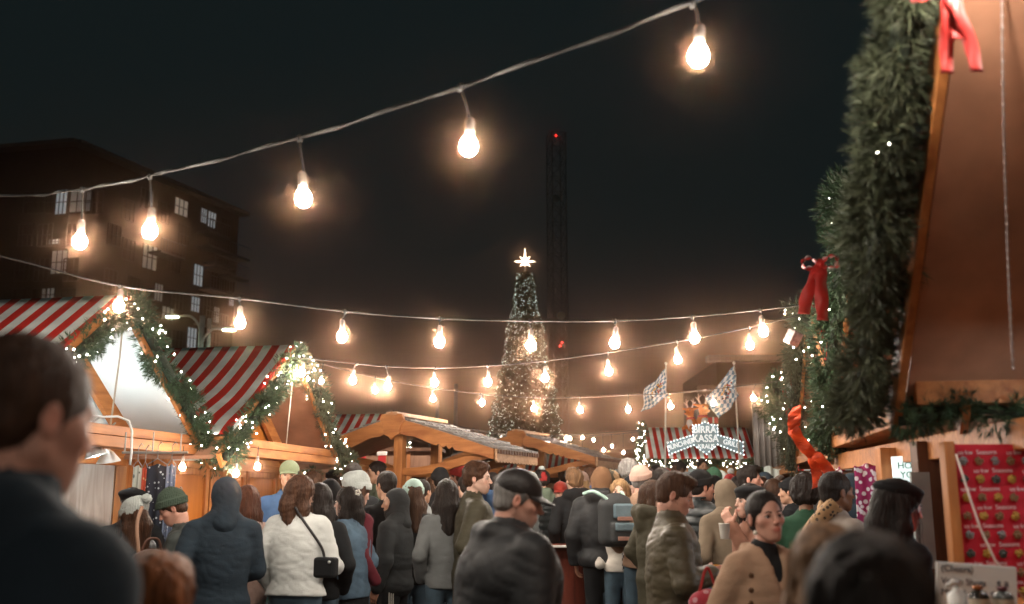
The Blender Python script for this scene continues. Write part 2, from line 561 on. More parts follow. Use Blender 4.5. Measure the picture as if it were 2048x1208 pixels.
light_string('far string of small paired bulbs above the small shelter',
    [(880, 845), (990, 866), (1100, 872), (1200, 866), (1290, 860)],
    [(948, 874), (962, 875), (1002, 877), (1010, 877), (1052, 880), (1060, 880), (1092, 881), (1100, 881), (1132, 877), (1140, 877), (1165, 875)], d5, r=0.008, power=40)
d6 = lambda x: 23.0
light_string('farthest string of small bulbs, low beside the striped kiosk',
    [(1100, 885), (1180, 872), (1240, 868), (1300, 860)],
    [(1127, 901), (1165, 903), (1187, 880), (1207, 900), (1224, 892), (1247, 905), (1266, 878), (1282, 874)], d6, r=0.008, power=40)
# unseen string added over and behind the photographer to light the near crowd
for k, y0 in enumerate((-2.2,)):
    pts = curve_pts([(-4.5, y0 - .4, 3.3), (-2, y0, 2.95), (0, y0 + .1, 2.85), (2, y0, 3.0), (4.5, y0 - .2, 3.4)])
    m = MB(); m.tube(pts, 0.0075, 6)
    o = m.build('string_lights', CABLE, None, True)
    tag(o, 'string of warm bulbs hanging over the photographer, outside the view', 'string lights', 'strings of light bulbs over the aisle')
    for i in range(3, len(pts), 5):
        bulb(o, pts[i] - Vector((0, 0, .2)), pts[i], 40)
# ------------------------------------------------------------------ ground, far buildings, tower
def ground():
    m = bpy.data.materials.new('asphalt'); m.use_nodes = True
    N = m.node_tree.nodes; L = m.node_tree.links; b = N['Principled BSDF']
    tc = N.new('ShaderNodeTexCoord')
    n1 = N.new('ShaderNodeTexNoise'); n1.inputs['Scale'].default_value = .6; n1.inputs['Detail'].default_value = 8
    L.new(tc.outputs['Object'], n1.inputs['Vector'])
    cr = N.new('ShaderNodeValToRGB')
    cr.color_ramp.elements[0].position = .35; cr.color_ramp.elements[0].color = (.030, .032, .034, 1)
    cr.color_ramp.elements[1].position = .7; cr.color_ramp.elements[1].color = (.065, .066, .068, 1)
    L.new(n1.outputs['Fac'], cr.inputs[0]); L.new(cr.outputs[0], b.inputs['Base Color'])
    r = N.new('ShaderNodeMapRange'); r.inputs['To Min'].default_value = .35; r.inputs['To Max'].default_value = .8
    L.new(n1.outputs['Fac'], r.inputs['Value']); L.new(r.outputs[0], b.inputs['Roughness'])
    n2 = N.new('ShaderNodeTexNoise'); n2.inputs['Scale'].default_value = 90
    L.new(tc.outputs['Object'], n2.inputs['Vector'])
    bp = N.new('ShaderNodeBump'); bp.inputs['Strength'].default_value = .4; bp.inputs['Distance'].default_value = .01
    L.new(n2.outputs['Fac'], bp.inputs['Height']); L.new(bp.outputs[0], b.inputs['Normal'])
    g = MB(); n = 24; S_ = 800.0
    g.v = [(-S_ / 2 + S_ * i / n, -60 + S_ * j / n, 0) for j in range(n + 1) for i in range(n + 1)]
    g.f = [(j * (n + 1) + i, j * (n + 1) + i + 1, (j + 1) * (n + 1) + i + 1, (j + 1) * (n + 1) + i) for j in range(n) for i in range(n)]
    g.m = [0] * len(g.f)
    tag(g.build('ground', m), kind='structure')
ground()

DKBRICK = mat('dark_brick', (0.026, 0.026, 0.026), .8, .25, 1.5, .3, 8)
DKTRIM = mat('grey_trim', (0.10, 0.105, 0.105), .7)
GLASSD = mat('dark_glass', (0.02, 0.024, 0.028), .12, .1)
FRAMEM = mat('window_frame_dark', (0.03, 0.03, 0.03), .6)
LITW = [emat('lit_window_warm', (1.0, .82, .62), .22), emat('lit_window_white', (.85, .95, 1.0), .27), emat('lit_window_dim', (.9, .85, .75), .08)]

def window(b, o, ex, ey, n, w, h, mt, cols=3, rows=2):
    """one window at o (lower left), ex along the wall, ey up, n outwards"""
    m = MB(); m.add([o + n * .06, o + ex * w + n * .06, o + ex * w + ey * h + n * .06, o + ey * h + n * .06], [(0, 1, 2, 3)])
    win = m.build('window', mt, b)
    f = MB(); t = .07
    for i in range(cols + 1):
        f.bar(o + ex * (w * i / cols) + n * .09, o + ex * (w * i / cols) + ey * h + n * .09, t if i in (0, cols) else .05, .05, up=n)
    for j in range(rows + 1):
        f.bar(o + ey * (h * j / rows) + n * .093, o + ey * (h * j / rows) + ex * w + n * .093, t if j in (0, rows) else .05, .05, up=n)
    f.build('window_frame', FRAMEM, win)

def hotel():
    k = 1.4
    zr = at(150, 293, 63).z
    def roof_pt(px, py):
        q = at(px, py, 1.0); Y = (zr - CAMZ) / (q.z - CAMZ); q = at(px, py, Y); return Vector((q.x, q.y, 0))
    c = roof_pt(150, 293); e = roof_pt(478, 432); l = c + (roof_pt(0, 306) - c) * 2.2
    root = empty('hotel_building', c, 0, 'dark brick hotel block with lit windows, behind the left huts', 'building')
    rb = c + Vector((-16 * k, 22 * k, 0))
    m = MB()
    P = [l - c, Vector((0, 0, 0)), e - c, rb - c]
    m.prism([(p.x, p.y) for p in P], (0, 0, 0), (1, 0, 0), (0, 1, 0), (0, 0, 1), zr)
    m.build('wall', DKBRICK, root)
    d2_ = (e - c).normalized(); n2 = Vector((d2_.y, -d2_.x, 0)); d1_ = (c - l).normalized(); n1 = Vector((d1_.y, -d1_.x, 0))
    m = MB(); up = Vector((0, 0, 1))
    m.bar(l - c + up * (zr + .15) + n1 * .35, up * (zr + .15) + n1 * .35 + d1_ * .5, .9, .3)
    m.bar(up * (zr + .154) + n2 * .35 - d2_ * .3, e - c + up * (zr + .154) + n2 * .35 + d2_ * .4, .9, .3)
    m.build('roof_edge', DKTRIM, root)
    L2 = (e - c).length
    def px_win(px, py, w, h, face, lit, cols=3, rows=2):
        u = (px - W / 2) / F
        if face == 2: A, D, Nn = c, d2_, n2
        else: A, D, Nn = l, d1_, n1
        t = (u * A.y - A.x) / (D.x - u * D.y)
        g = A + D * t; z = at(px, py, g.y).z
        window(root, Vector((g.x, g.y, 0)) - c + up * (z - h / 2) - D * w / 2, D, up, Nn, w, h, lit, cols, rows)
    lit = [(335, 415, 1.5, 1.3, 0), (383, 432, .7, 1.2, 1), (400, 440, 1.0, 1.3, 1), (277, 515, 1.5, 1.8, 2), (379, 551, 1.1, 1.7, 1), (377, 609, 1.0, 1.2, 1),
           (374, 676, 1.1, 1.6, 1), (300, 585, .9, 1.3, 2), (322, 627, 1.3, 1.0, 2), (421, 630, .7, 1.3, 2), (440, 545, .5, .7, 1), (450, 598, .6, 1.2, 1)]
    for x, y, w, h, q in lit: px_win(x, y, w, h, 2, LITW[q])
    for x, y in ((300, 425), (262, 398), (232, 500), (330, 525), (415, 560), (418, 508), (430, 455), (345, 470), (250, 575), (340, 600), (404, 612), (420, 684), (300, 660), (345, 680), (225, 420), (200, 470), (200, 560)):
        px_win(x, y, 1.2, 1.5, 2, GLASSD)
    for x, y, w, h, q in ((88, 405, .9, 1.7, 1), (128, 403, 1.6, 1.5, 2), (80, 484, .8, .35, 1), (95, 525, 1.2, 1.6, 2), (78, 590, 1.0, .9, 2)): px_win(x, y, w, h, 1, LITW[q])
    for x in (20, 45, 65, 150, 163): px_win(x, 405, .8, 1.5, 1, GLASSD, 2, 2)
    for x in (20, 60, 120):
        for y in (470, 540, 600): px_win(x, y, 1.1, 1.5, 1, GLASSD)
    for x, y in ((395, 488), (412, 520), (440, 505), (405, 572), (443, 580), (400, 640), (395, 460), (440, 545), (410, 530), (300, 500)):
        u = (x - W / 2) / F; t = (u * c.y - c.x) / (d2_.x - u * d2_.y); g = c + d2_ * t; z = at(x, y, g.y).z
        b = MB(); o = Vector((g.x, g.y, 0)) - c + up * (z - .5)
        b.bar(o - d2_ * 1.3 + n2 * .6, o + d2_ * 1.3 + n2 * .6, 1.2, .16)
        b.bar(o - d2_ * 1.3 + n2 * 1.17 + up * 1.0, o + d2_ * 1.3 + n2 * 1.17 + up * 1.0, .06, .05)
        for q in range(9): b.bar(o + d2_ * (-1.3 + q * .325) + n2 * 1.17, o + d2_ * (-1.3 + q * .325) + n2 * 1.17 + up, .03, .03, up=n2)
        b.build('balcony', DKTRIM, root)
hotel()

def low_building():
    Y = 60; a = at(1432, 722, Y); z = a.z
    root = empty('office_building', (a.x, Y, 0), 0, 'dark flat-roofed office building with grey ledges, behind the flags', 'building')
    m = MB(); m.box((8, 6, z / 2), (16, 12, z)); m.build('wall', DKBRICK, root)
    m = MB(); m.box((7.9, -.25, z + .1), (17, 1, .35)); m.build('roof_edge', DKTRIM, root)
    m = MB(); m.box((8, -.06, z - 1.5), (15.8, .12, .2)); m.build('ledge', DKTRIM, root)
    m = MB(); m.box((-.55, 3, z / 2 - .7), (1.1, 5, z - 1.4)); m.build('side_wing', DKBRICK, root)
    for i in range(4):
        for j in range(2): window(root, Vector((.8 + 3.4 * i, 0, 2.4 + 2.6 * j)), Vector((1, 0, 0)), Vector((0, 0, 1)), Vector((0, -1, 0)), 1.6, 1.3, GLASSD, 3, 2)
low_building()

def far_blocks():
    lab = ['long low dark block far behind the lit tree', 'low dark block far behind the striped kiosk', 'low dark block at the far left, behind the wooden shelters']
    for i, (x0, x1, y, Y) in enumerate(((890, 1230, 915, 95), (1150, 1420, 905, 80), (600, 900, 880, 90))):
        a, b = at(x0, y, Y), at(x1, y, Y)
        root = empty('far_building', (a.x, Y, 0), 0, lab[i], 'building')
        m = MB(); m.box(((b.x - a.x) / 2, 4, a.z / 2), (b.x - a.x, 8, a.z)); m.build('wall', DKBRICK, root)
        m = MB(); m.box(((b.x - a.x) / 2, 3.9, a.z + .1), (b.x - a.x + .4, 8.6, .25)); m.build('roof_edge', DKTRIM, root)
far_blocks()

def tower():
    Y = 110; a = at(1112, 268, Y); H_ = a.z
    root = empty('lattice_tower', (a.x, Y, 0), R(20), 'tall steel lattice tower with red lights and round dishes, behind the tree', 'tower')
    m = MB(); w = .85; c = [(-w, -w), (w, -w), (w, w), (-w, w)]
    for x, y in c: m.bar((x, y, 0), (x, y, H_), .07)
    n = 24
    for i in range(n):
        z0, z1 = H_ * i / n, H_ * (i + 1) / n
        for j in range(4):
            p, q = c[j], c[(j + 1) % 4]
            m.bar((*p, z0), (*q, z1), .035); m.bar((*q, z0), (*p, z1), .035); m.bar((*p, z1), (*q, z1), .04)
    m.build('lattice', mat('tower_steel', (.05, .055, .055), .9), root)
    rl = emat('red_beacon', (1, .03, .02), 8)
    for px, py in ((1112, 271), (1124, 685), (1120, 692)):
        p = at(px, py, Y - 1); b = MB(); b.sphere((0, 0, 0), .10, 8); o = b.build('beacon', rl, root, True)
        o.location = Matrix.Rotation(-R(20), 3, 'Z') @ Vector((p.x - a.x, -1, p.z))
    for px, py in ((1112, 398), (1122, 632)):
        p = at(px, py, Y - 1.6); b = MB()
        b.lathe([(.001, .0), (.25, .02), (.42, .08), (.48, .2), (.45, .2), (.3, .1), (.001, .07)], n=20, rot=Matrix.Rotation(R(90), 3, 'X'))
        o = b.build('dish', mat('dish_grey', (.55, .62, .60), .6), root, True); o.rotation_euler = (0, 0, -R(20))
        o.location = Matrix.Rotation(-R(20), 3, 'Z') @ Vector((p.x - a.x, -1.6, p.z))
tower()

GALV = mat('galvanised_pole', (.36, .37, .36), .5, metal=.3)
LEDW = emat('street_lamp_light', (.80, 1.0, .72), 26)
def street_lamp():
    p = at(405, 632, 26)
    root = empty('street_lamp', (p.x, 26, 0), 0, 'tall grey street lamp with two lit arms, in front of the hotel', 'street lamp')
    m = MB(); m.tube([(0, 0, 0), (0, 0, p.z)], [.11, .07], 10); m.build('pole', GALV, root, True)
    m = MB(); m.tube([(.16, .1, 0), (.16, .1, p.z - .05)], [.10, .06], 8); m.build('second_pole', GALV, root, True)
    for (ex, ez, px, py) in ((0, 0, 345, 634), (0, 0, 458, 660)):
        q = at(px, py, 26); dx = q.x - p.x; z = q.z
        m = MB(); pts = [Vector((0, 0, z - .55)), Vector((dx * .12, 0, z - .2)), Vector((dx * .4, 0, z + .02)), Vector((dx * .8, 0, z + .02))]
        m.tube(curve_pts(pts, 4), .035, 8); m.build('arm', GALV, root, True)
        m = MB(); m.box((0, 0, .05), (.36, .14, .06), taper=.6); h = m.build('lamp_head', GALV, root, bevel=.02); h.location = (dx, 0, z)
        m = MB(); m.box((0, 0, 0), (.30, .12, .04)); m.build('lens', LEDW, h)
street_lamp()

def utility_pole():
    for px, yt, Y, lab in ((875, 800, 42, 'thin tall dark pole standing behind the big wooden shelter, left of its twin'), (912, 768, 40, 'thin grey pole with a crossarm, behind the ridge of the big wooden shelter')):
        p = at(px, yt, Y); root = empty('utility_pole', (p.x, Y, 0), 0, lab, 'pole')
        m = MB(); m.tube([(0, 0, 0), (0, 0, p.z)], [.11, .07], 8); m.build('pole', mat('pole_grey', (.13, .13, .13), .7), root, True)
        m = MB(); m.bar((-.35, 0, p.z - 1.9), (.35, 0, p.z - 1.9), .1); m.build('crossarm', GALV, root)
utility_pole()
# ------------------------------------------------------------------ fir garlands, the big tree, bows
def green_mat(name, a, b):
    if name in MATS: return MATS[name]
    m = bpy.data.materials.new(name); m.use_nodes = True
    N = m.node_tree.nodes; L = m.node_tree.links; bs = N['Principled BSDF']; bs.inputs['Roughness'].default_value = .55
    bs.inputs['Specular IOR Level'].default_value = .35
    at_ = N.new('ShaderNodeAttribute'); at_.attribute_name = 'Col'
    mx = N.new('ShaderNodeMix'); mx.data_type = 'RGBA'; mx.inputs[6].default_value = (*a, 1); mx.inputs[7].default_value = (*b, 1)
    L.new(at_.outputs['Fac'], mx.inputs['Factor']); L.new(mx.outputs[2], bs.inputs['Base Color'])
    MATS[name] = m; return m
FIR = green_mat('fir_green', (.012, .030, .018), (.065, .12, .055))
FIRD = green_mat('fir_dull', (.012, .020, .012), (.115, .135, .078))
TWINKLE = emat('fairy_light', (1.0, .93, .80), 55)
TWINKLE2 = emat('tree_light', (.82, 1.0, .84), 6)

def sprigs(P, D, n_needles, ln, wd, seed):
    """P: sprig origins, D: directions (n,3). Each sprig is a little fan of narrow needles"""
    rs = np.random.RandomState(seed); n = len(P)
    V, Fc, col = [], [], []
    D = D / (np.linalg.norm(D, axis=1)[:, None] + 1e-9)
    ref = np.where(np.abs(D[:, 2:3]) > .9, np.array([[1., 0, 0]]), np.array([[0, 0, 1.]]))
    S = np.cross(D, ref); S /= np.linalg.norm(S, axis=1)[:, None]; U = np.cross(S, D)
    shade = rs.rand(n)
    base = 0
    for k in range(n_needles):
        a = rs.rand(n) * 6.283; sp = rs.uniform(.25, .95, n)[:, None]
        side = S * np.cos(a)[:, None] + U * np.sin(a)[:, None]
        d = D + side * sp; d /= np.linalg.norm(d, axis=1)[:, None]
        o = P + D * (ln * rs.uniform(0, .55, n))[:, None]
        w = np.cross(d, side + D * .3); w /= np.linalg.norm(w, axis=1)[:, None] + 1e-9
        L_ = (ln * rs.uniform(.55, 1.0, n))[:, None]
        V.append(np.stack([o - w * wd, o + w * wd, o + d * L_], 1))
        col.append(np.repeat(np.clip(shade * .7 + rs.rand(n) * .3, 0, 1)[:, None], 3, 1))
    V = np.concatenate(V).reshape(-1, 3); c = np.concatenate(col).reshape(-1)
    return V, c

def tri_mesh(name, V, c=None):
    n = len(V) // 3; me = bpy.data.meshes.new(name)
    me.vertices.add(len(V)); me.vertices.foreach_set('co', V.astype(np.float32).ravel())
    me.loops.add(len(V)); me.loops.foreach_set('vertex_index', np.arange(len(V), dtype=np.int32))
    me.polygons.add(n); me.polygons.foreach_set('loop_start', np.arange(0, len(V), 3, dtype=np.int32))
    me.update(calc_edges=True)
    if c is not None:
        ca = me.color_attributes.new('Col', 'FLOAT_COLOR', 'POINT'); q = np.ones((len(V), 4), np.float32); q[:, :3] = c[:, None]
        ca.data.foreach_set('color', q.ravel())
    return me

OCT = np.array([(0, 0, 1), (1, 0, 0), (0, 1, 0), (-1, 0, 0), (0, -1, 0), (0, 0, -1)], float)
OCF = [(0, 1, 2), (0, 2, 3), (0, 3, 4), (0, 4, 1), (5, 2, 1), (5, 3, 2), (5, 4, 3), (5, 1, 4)]
def dots(P, r, seed=0):
    rs = np.random.RandomState(seed); rr = r * rs.uniform(.7, 1.3, len(P))
    T = OCT[np.array(OCF).ravel()]
    V = (P[:, None, :] + T[None] * rr[:, None, None]).reshape(-1, 3)
    return V

_LM = {}
def light_parts(parent, P, r, matl, name='fairy_light', ref=None):
    key = (round(r, 5), matl.name)
    if key not in _LM:
        me = tri_mesh(name, dots(np.zeros((1, 3)), r, 1)); me.materials.append(matl); _LM[key] = me
    q = P if ref is None else P - ref
    order = np.argsort(np.linalg.norm(q, axis=1))
    for i in order[:100]:
        o = bpy.data.objects.new(name, _LM[key]); C.objects.link(o); o.parent = parent; o.location = tuple(P[i])
    if len(P) > 100:
        o = link('more_fairy_lights', tri_mesh('fairy_lights', dots(P[order[100:]], r, 2)), matl, parent); o['kind'] = 'stuff'
def garland(label, pts, r, n, ln=.06, wd=.0022, lights=60, lr=.006, matl=None, seed=1, lump=.35, needles=9, group='fir garlands with fairy lights', hang=0.0):
    """pts: world path"""
    rs = np.random.RandomState(seed)
    cp = np.array([tuple(p) for p in curve_pts(pts, 12)])
    seg = np.linalg.norm(np.diff(cp, axis=0), axis=1); cum = np.concatenate([[0], np.cumsum(seg)]); Lt = cum[-1]
    org = cp[0].copy()
    def on(t): return np.stack([np.interp(t * Lt, cum, cp[:, i]) for i in range(3)], 1)
    t = rs.rand(n); c = on(t)
    nc = max(30, int(Lt / r * 11)); ct = rs.rand(nc); cq = rs.normal(size=(nc, 3)); cq[:, 2] -= hang; cq /= np.linalg.norm(cq, axis=1)[:, None]
    ci = rs.randint(0, nc, n); csh = rs.rand(nc); cl_ = rs.uniform(.75, 1.3, nc)
    t = np.clip(ct[ci] + rs.normal(size=n) * r * .30 / Lt, 0, 1); c = on(t)
    q = cq[ci] + rs.normal(size=(n, 3)) * .38; q /= np.linalg.norm(q, axis=1)[:, None]
    c = c + np.stack([np.sin(t * Lt * 5 + seed), np.cos(t * Lt * 3.7 + seed), np.sin(t * Lt * 6.3)], 1) * r * .22
    lm = 1 + lump * (np.sin(t * Lt * 9 + seed) * .5 + np.sin(t * Lt * 23 + 2 * seed) * .3 + np.sin(t * Lt * 4.1) * .4)
    rad = r * lm * cl_[ci] * rs.uniform(.35, 1.0, n) ** .5
    P = c + q * (rad * .75)[:, None]
    V, col = sprigs(P - org, q + rs.normal(size=(n, 3)) * .25, needles, ln, wd, seed)
    col = np.clip(col * .45 + np.tile(np.repeat(csh[ci], 3), needles) * .6, 0, 1)
    o = link('fir_garland', tri_mesh('foliage', V, col), matl or FIR)
    o.location = tuple(org)
    # the wire core, so nothing shines through
    m = MB(); m.tube([Vector(p - org) for p in cp[::3]], r * .32, 7); m.build('core', mat('garland_core', (.012, .02, .012), .9), o, True)
    if lights:
        t = rs.rand(lights); c = on(t); q = rs.normal(size=(lights, 3)); q /= np.linalg.norm(q, axis=1)[:, None]
        light_parts(o, c + q * r - org, lr, TWINKLE, ref=-org)
    tag(o, label, 'garland', group)
    return o

SATIN = mat('red_satin', (.46, .014, .010), .5, .15, 12, .15, 40, spec=.35, sheen=.2)
SATIN_O = mat('orange_red_satin', (.60, .06, .012), .45, .15, 12, .15, 40, spec=.4)
def ribbon(mb, pts, w, wdir, t=.0025):
    pts = curve_pts(pts, 8); wd_ = Vector(wdir).normalized(); base = len(mb.v)
    for i, p in enumerate(pts):
        tg = (pts[min(i + 1, len(pts) - 1)] - pts[max(i - 1, 0)]).normalized(); wv = (wd_ + tg.cross(wd_) * .35 * math.sin(i * .5)).normalized()
        ww = w * (.55 + .45 * min(1, i / 4, ) ) if i < 4 else w
        for sgn in (-1, 1): mb.v.append(tuple(p + wv * ww / 2 * sgn))
    for i in range(len(pts) - 1):
        mb.f.append((base + 2 * i, base + 2 * i + 1, base + 2 * i + 3, base + 2 * i + 2)); mb.m.append(0)
def bow(label, loc, s, facing=(0, -1, 0), tails=((-.3, -1.0), (.25, -1.15)), matl=None, w=.3, lp=1.0):
    """a tied bow: two loops, a knot, tails ending at the given x, z"""
    o = empty('ribbon_bow', loc, math.atan2(facing[0], -facing[1]), label, 'bow', 'satin bows on the right hand garlands')
    for sx in (-1, 1):
        m = MB(); ribbon(m, [Vector(p) * s for p in ((0, 0, 0), (sx * .35 * lp, -.12, .22 * lp), (sx * .62 * lp, -.1, .12 * lp), (sx * .55 * lp, -.02, -.08), (sx * .25 * lp, .02, -.06), (0, 0, 0))], w * s * (.75 + .25 * lp), (0, 1, .3))
        ob = m.build('loop', matl or SATIN, o, True); md = ob.modifiers.new('t', 'SOLIDIFY'); md.thickness = .0025
    for x, z in tails:
        m = MB(); ribbon(m, [Vector(p) * s for p in ((0, -.03, 0), (x * .35, -.12, z * .3), (x * .8, -.05, z * .65), (x, -.1, z))], w * s * .9, (1, .35, 0))
        ob = m.build('tail', matl or SATIN, o, True); md = ob.modifiers.new('t', 'SOLIDIFY'); md.thickness = .0025
    m = MB(); m.sphere((0, -.04 * s, 0), (.09 * s, .08 * s, .11 * s), 10); m.build('knot', matl or SATIN, o, True)
    return o

def big_tree():
    Y = 45.0; k = Y / F; a = at(1050, 545, Y)
    root = empty('christmas_tree', (a.x, Y, 0), 0, 'very tall slim conical christmas tree covered in tiny white lights with a star', 'christmas tree')
    prof = [(545, 12), (570, 15), (600, 19), (634, 24), (640, 31), (700, 37), (735, 42), (742, 48), (800, 58), (850, 66), (900, 74), (950, 80), (1040, 88)]
    zz = np.array([at(1050, y, Y).z for y, _ in prof]); rr = np.array([r_ * k for _, r_ in prof])
    o_ = np.argsort(zz)
    rs = np.random.RandomState(4)
    def shell(n, jit):
        u = rs.rand(n); zt, z0 = zz.max(), .5
        # more near the base, in proportion to girth
        z = z0 + (zt - z0) * (1 - (1 - u * .999) ** .82); r_ = np.interp(z, zz[o_], rr[o_])
        an = rs.rand(n) * 6.283
        rj = r_ * (1 + rs.uniform(-jit, jit * .25, n) + .05 * np.sin(z * 9) + .04 * np.sin(an * 9))
        return np.stack([rj * np.cos(an), rj * np.sin(an), z], 1), an
    P, an = shell(16000, .22)
    D = np.stack([np.cos(an), np.sin(an), np.full(len(an), -.15)], 1)
    V, c = sprigs(P, D, 5, .16, .012, 5)
    link('crown', tri_mesh('crown', V, c), FIR, root)
    m = MB(); m.lathe([(.25, 0), (.25, .5), (rr.max() * .8, .55)] + [(rr[i] * .8, zz[i]) for i in o_ if zz[i] > .6] + [(.01, zz.max())], n=16)
    m.build('trunk', mat('tree_core', (.02, .035, .02), .9), root)
    P, an = shell(2700, .03)
    P[:, :2] *= (1 + .11 / (np.linalg.norm(P[:, :2], axis=1) + .05))[:, None]
    light_parts(root, P, .0092, TWINKLE2, ref=np.array([0, -46.0, 1.5]))
    s = at(1050, 523, Y); m = MB()
    for i in range(8):
        a_ = i * math.pi / 4; L_ = (23 if i % 2 == 0 else 15) * k; L_ *= 1.25 if i in (2, 6) else 1
        d = Vector((math.cos(a_), 0, math.sin(a_))); n_ = Vector((-d.z, 0, d.x)); b_ = d * L_; w = 2.2 * k
        m.add([n_ * w, Vector((0, -w, 0)), -n_ * w, Vector((0, w, 0)), b_], [(0, 1, 4), (1, 2, 4), (2, 3, 4), (3, 0, 4)])
    st = m.build('star', emat('star_light', (1.0, .82, .60), 14), root); st.location = (0, 0, s.z)
    m = MB(); m.tube([(0, 0, zz.max() - .3), (0, 0, s.z - .2)], .04, 6); m.build('star_stem', GALV, root)
big_tree()
# ------------------------------------------------------------------ wooden huts
def roof_sheet(hw, zr, ze, y0, y1, side, ripple, seed, over=.12, t=.012):
    """cloth-covered slope; UV x runs along the ridge"""
    nx, ny = 14, 40; m = MB(); r_ = random.Random(seed); uv = []
    ph = [r_.uniform(0, 6) for _ in range(6)]
    nrm = Vector((side * (zr - ze), 0, hw)).normalized()
    for i in range(nx + 1):
        for j in range(ny + 1):
            u = i / nx; y = y0 + (y1 - y0) * j / ny; x = side * (hw + over) * u
            z = zr - (zr - ze) * abs(x) / hw
            rp = ripple * math.sin(u * math.pi * .5) * (math.sin(y * 7 + ph[0] + 2.4 * u) * .6 + math.sin(y * 3 + u * 6 + ph[1]) * .7 + math.sin(u * 11 + y * 2.2 + ph[2]) * .5)
            p = Vector((x, y, z)) + nrm * (.045 + ripple * .8 + rp)
            m.v.append(tuple(p)); uv.append((y - y0 + ripple * 1.6 * math.sin(u * 5 + ph[3]) , u * (hw + over)))
    for i in range(nx):
        for j in range(ny):
            a = i * (ny + 1) + j; q = (a, a + 1, a + ny + 2, a + ny + 1); m.f.append(q if side < 0 else q[::-1]); m.m.append(0)
    me = m.mesh('roof_cloth', True)
    ul = me.uv_layers.new(name='UVMap')
    for lp in me.loops: ul.data[lp.index].uv = uv[lp.vertex_index]
    return me

STR = stripes('hut_stripe', (0.58, 0.024, 0.016), (0.74, 0.78, 0.75), 0.19)
def hut(label, A, d, right=False, hw=1.5, zr=3.17, ze=2.05, over=.65, depth=2.3, soffit=None, front='open', cloth_m=None, ripple=.012, seed=1, wallm=None, gable=None, counter=True, rope=True, sc_=1.0, tie=True, rover=.12):
    """A: ground point below the apex of the outer gable edge; d: unit direction of the facade (away from the camera)"""
    d = Vector((d[0], d[1], 0)).normalized()
    ex = -d if right else d
    rz = math.atan2(ex.y, ex.x)
    root = empty('market_hut', (A[0], A[1], 0), rz, label, 'hut', 'wooden market huts')
    root.scale = (sc_,) * 3
    sl = lambda x, o=0: zr - (zr - ze) * abs(x) / hw + o
    wallm = wallm or PANEL; soffit = soffit or BROWNP
    slope = math.hypot(hw, zr - ze)
    for sd in (-1, 1):
        o = link('roof_cloth', roof_sheet(hw, zr, ze, -.03, depth + .25, sd, ripple, seed + sd, rover), cloth_m or STR, root)
        md = o.modifiers.new('t', 'SOLIDIFY'); md.thickness = .008; md.offset = -1
        nn = Vector((sd * (zr - ze), 0, hw)).normalized()
        m = MB(); a = Vector((0, 0, zr)); b_ = Vector((sd * (hw + .1), 0, sl(hw + .1)))
        m.add([(0, .02, zr - .03), (b_.x, .02, b_.z - .03), (b_.x, depth + .2, b_.z - .03), (0, depth + .2, zr - .03),
               (0, .02, zr), (b_.x, .02, b_.z), (b_.x, depth + .2, b_.z), (0, depth + .2, zr)],
              [(0, 1, 2, 3), (7, 6, 5, 4), (0, 4, 5, 1), (1, 5, 6, 2), (2, 6, 7, 3)])
        m.build('soffit', soffit, root)
        m = MB(); m.bar(Vector((sd * .01, -.02, zr - .035)), Vector((sd * (hw + .12), -.02, sl(hw + .12) - .035)), .035, .15, up=nn)
        m.build('bargeboard', WOOD, root, bevel=.004)
        m = MB(); m.bar(Vector((sd * .01, over - .02, zr - .12)), Vector((sd * (hw - .06), over - .02, sl(hw - .06) - .12)), .05, .16, up=nn)
        m.build('rafter', WOOD, root, bevel=.004)
    # tie beam: two stacked planks near the gable edge
    m = MB()
    if tie:  m.box((0, .06, ze - .02), (2 * hw - .1, .20, .085)); m.box((0, .075, ze + .07), (2 * hw - .2, .17, .08)); m.build('tie_beam', WOOD, root, bevel=.005)
    else:
        m.box((-hw + .02, depth / 2 + .05, ze + .02), (.12, depth, .17)); m.build('eave_beam', WOOD, root, bevel=.005)
    # wall gable panel
    m = MB(); m.prism([(-hw + .12, ze), (hw - .12, ze), (0, zr - .14)], (0, over + .04, 0), (1, 0, 0), (0, 0, 1), (0, 1, 0), .03); m.build('gable_panel', gable or wallm, root)
    # frame
    ww = hw - .16
    for x in (-ww, ww):
        for y in (over + .05, depth):
            m = MB(); m.box((x, y, ze / 2), (.11, .11, ze)); m.build('post', WOOD_Z, root, bevel=.004)
    m = MB(); m.box((0, over + .045, ze - .09), (2 * ww - .11, .09, .14)); m.build('lintel', WOOD, root, bevel=.004)
    for x in (-ww, ww):
        m = MB(); m.box((x, (over + depth) / 2 + .05, ze / 2), (.04, depth - over - .18, ze)); m.build('side_wall', wallm, root)
    m = MB(); m.box((0, depth, ze / 2), (2 * ww - .12, .04, ze)); m.build('back_wall', wallm, root)
    m = MB(); m.box((0, over + .05, .5), (2 * ww - .12, .05, .98)); m.build('front_panel', wallm, root)
    if counter:
        m = MB(); m.box((0, over - .08, 1.01), (2 * ww - .13, .42, .05)); m.build('counter', WOOD, root, bevel=.006)
    if front == 'closed':
        n = 3; wd = (2 * ww - .12) / n
        for i in range(n):
            x = -ww + .06 + wd * (i + .5); m = MB(); m.box((x, over + .06, 1.46), (wd - .02, .03, .88))
            s_ = m.build('shutter', wallm, root)
            m = MB()
            for q in (-1, 1): m.box((x + q * (wd / 2 - .05), over + .03, 1.46), (.07, .028, .88)); m.box((x, over + .032, 1.46 + q * .40), (wd - .17, .028, .07))
            m.build('shutter_frame', WOOD_Z, s_, bevel=.003)
    if rope:
        m = MB(); m.tube([(0, -.0, zr - .2), (.03, .02, (zr + ze) / 2 + .1), (0.02, .05, ze + .1)], .008, 5); m.build('rope', mat('rope', (.45, .38, .30), .9), root, True)
    return root

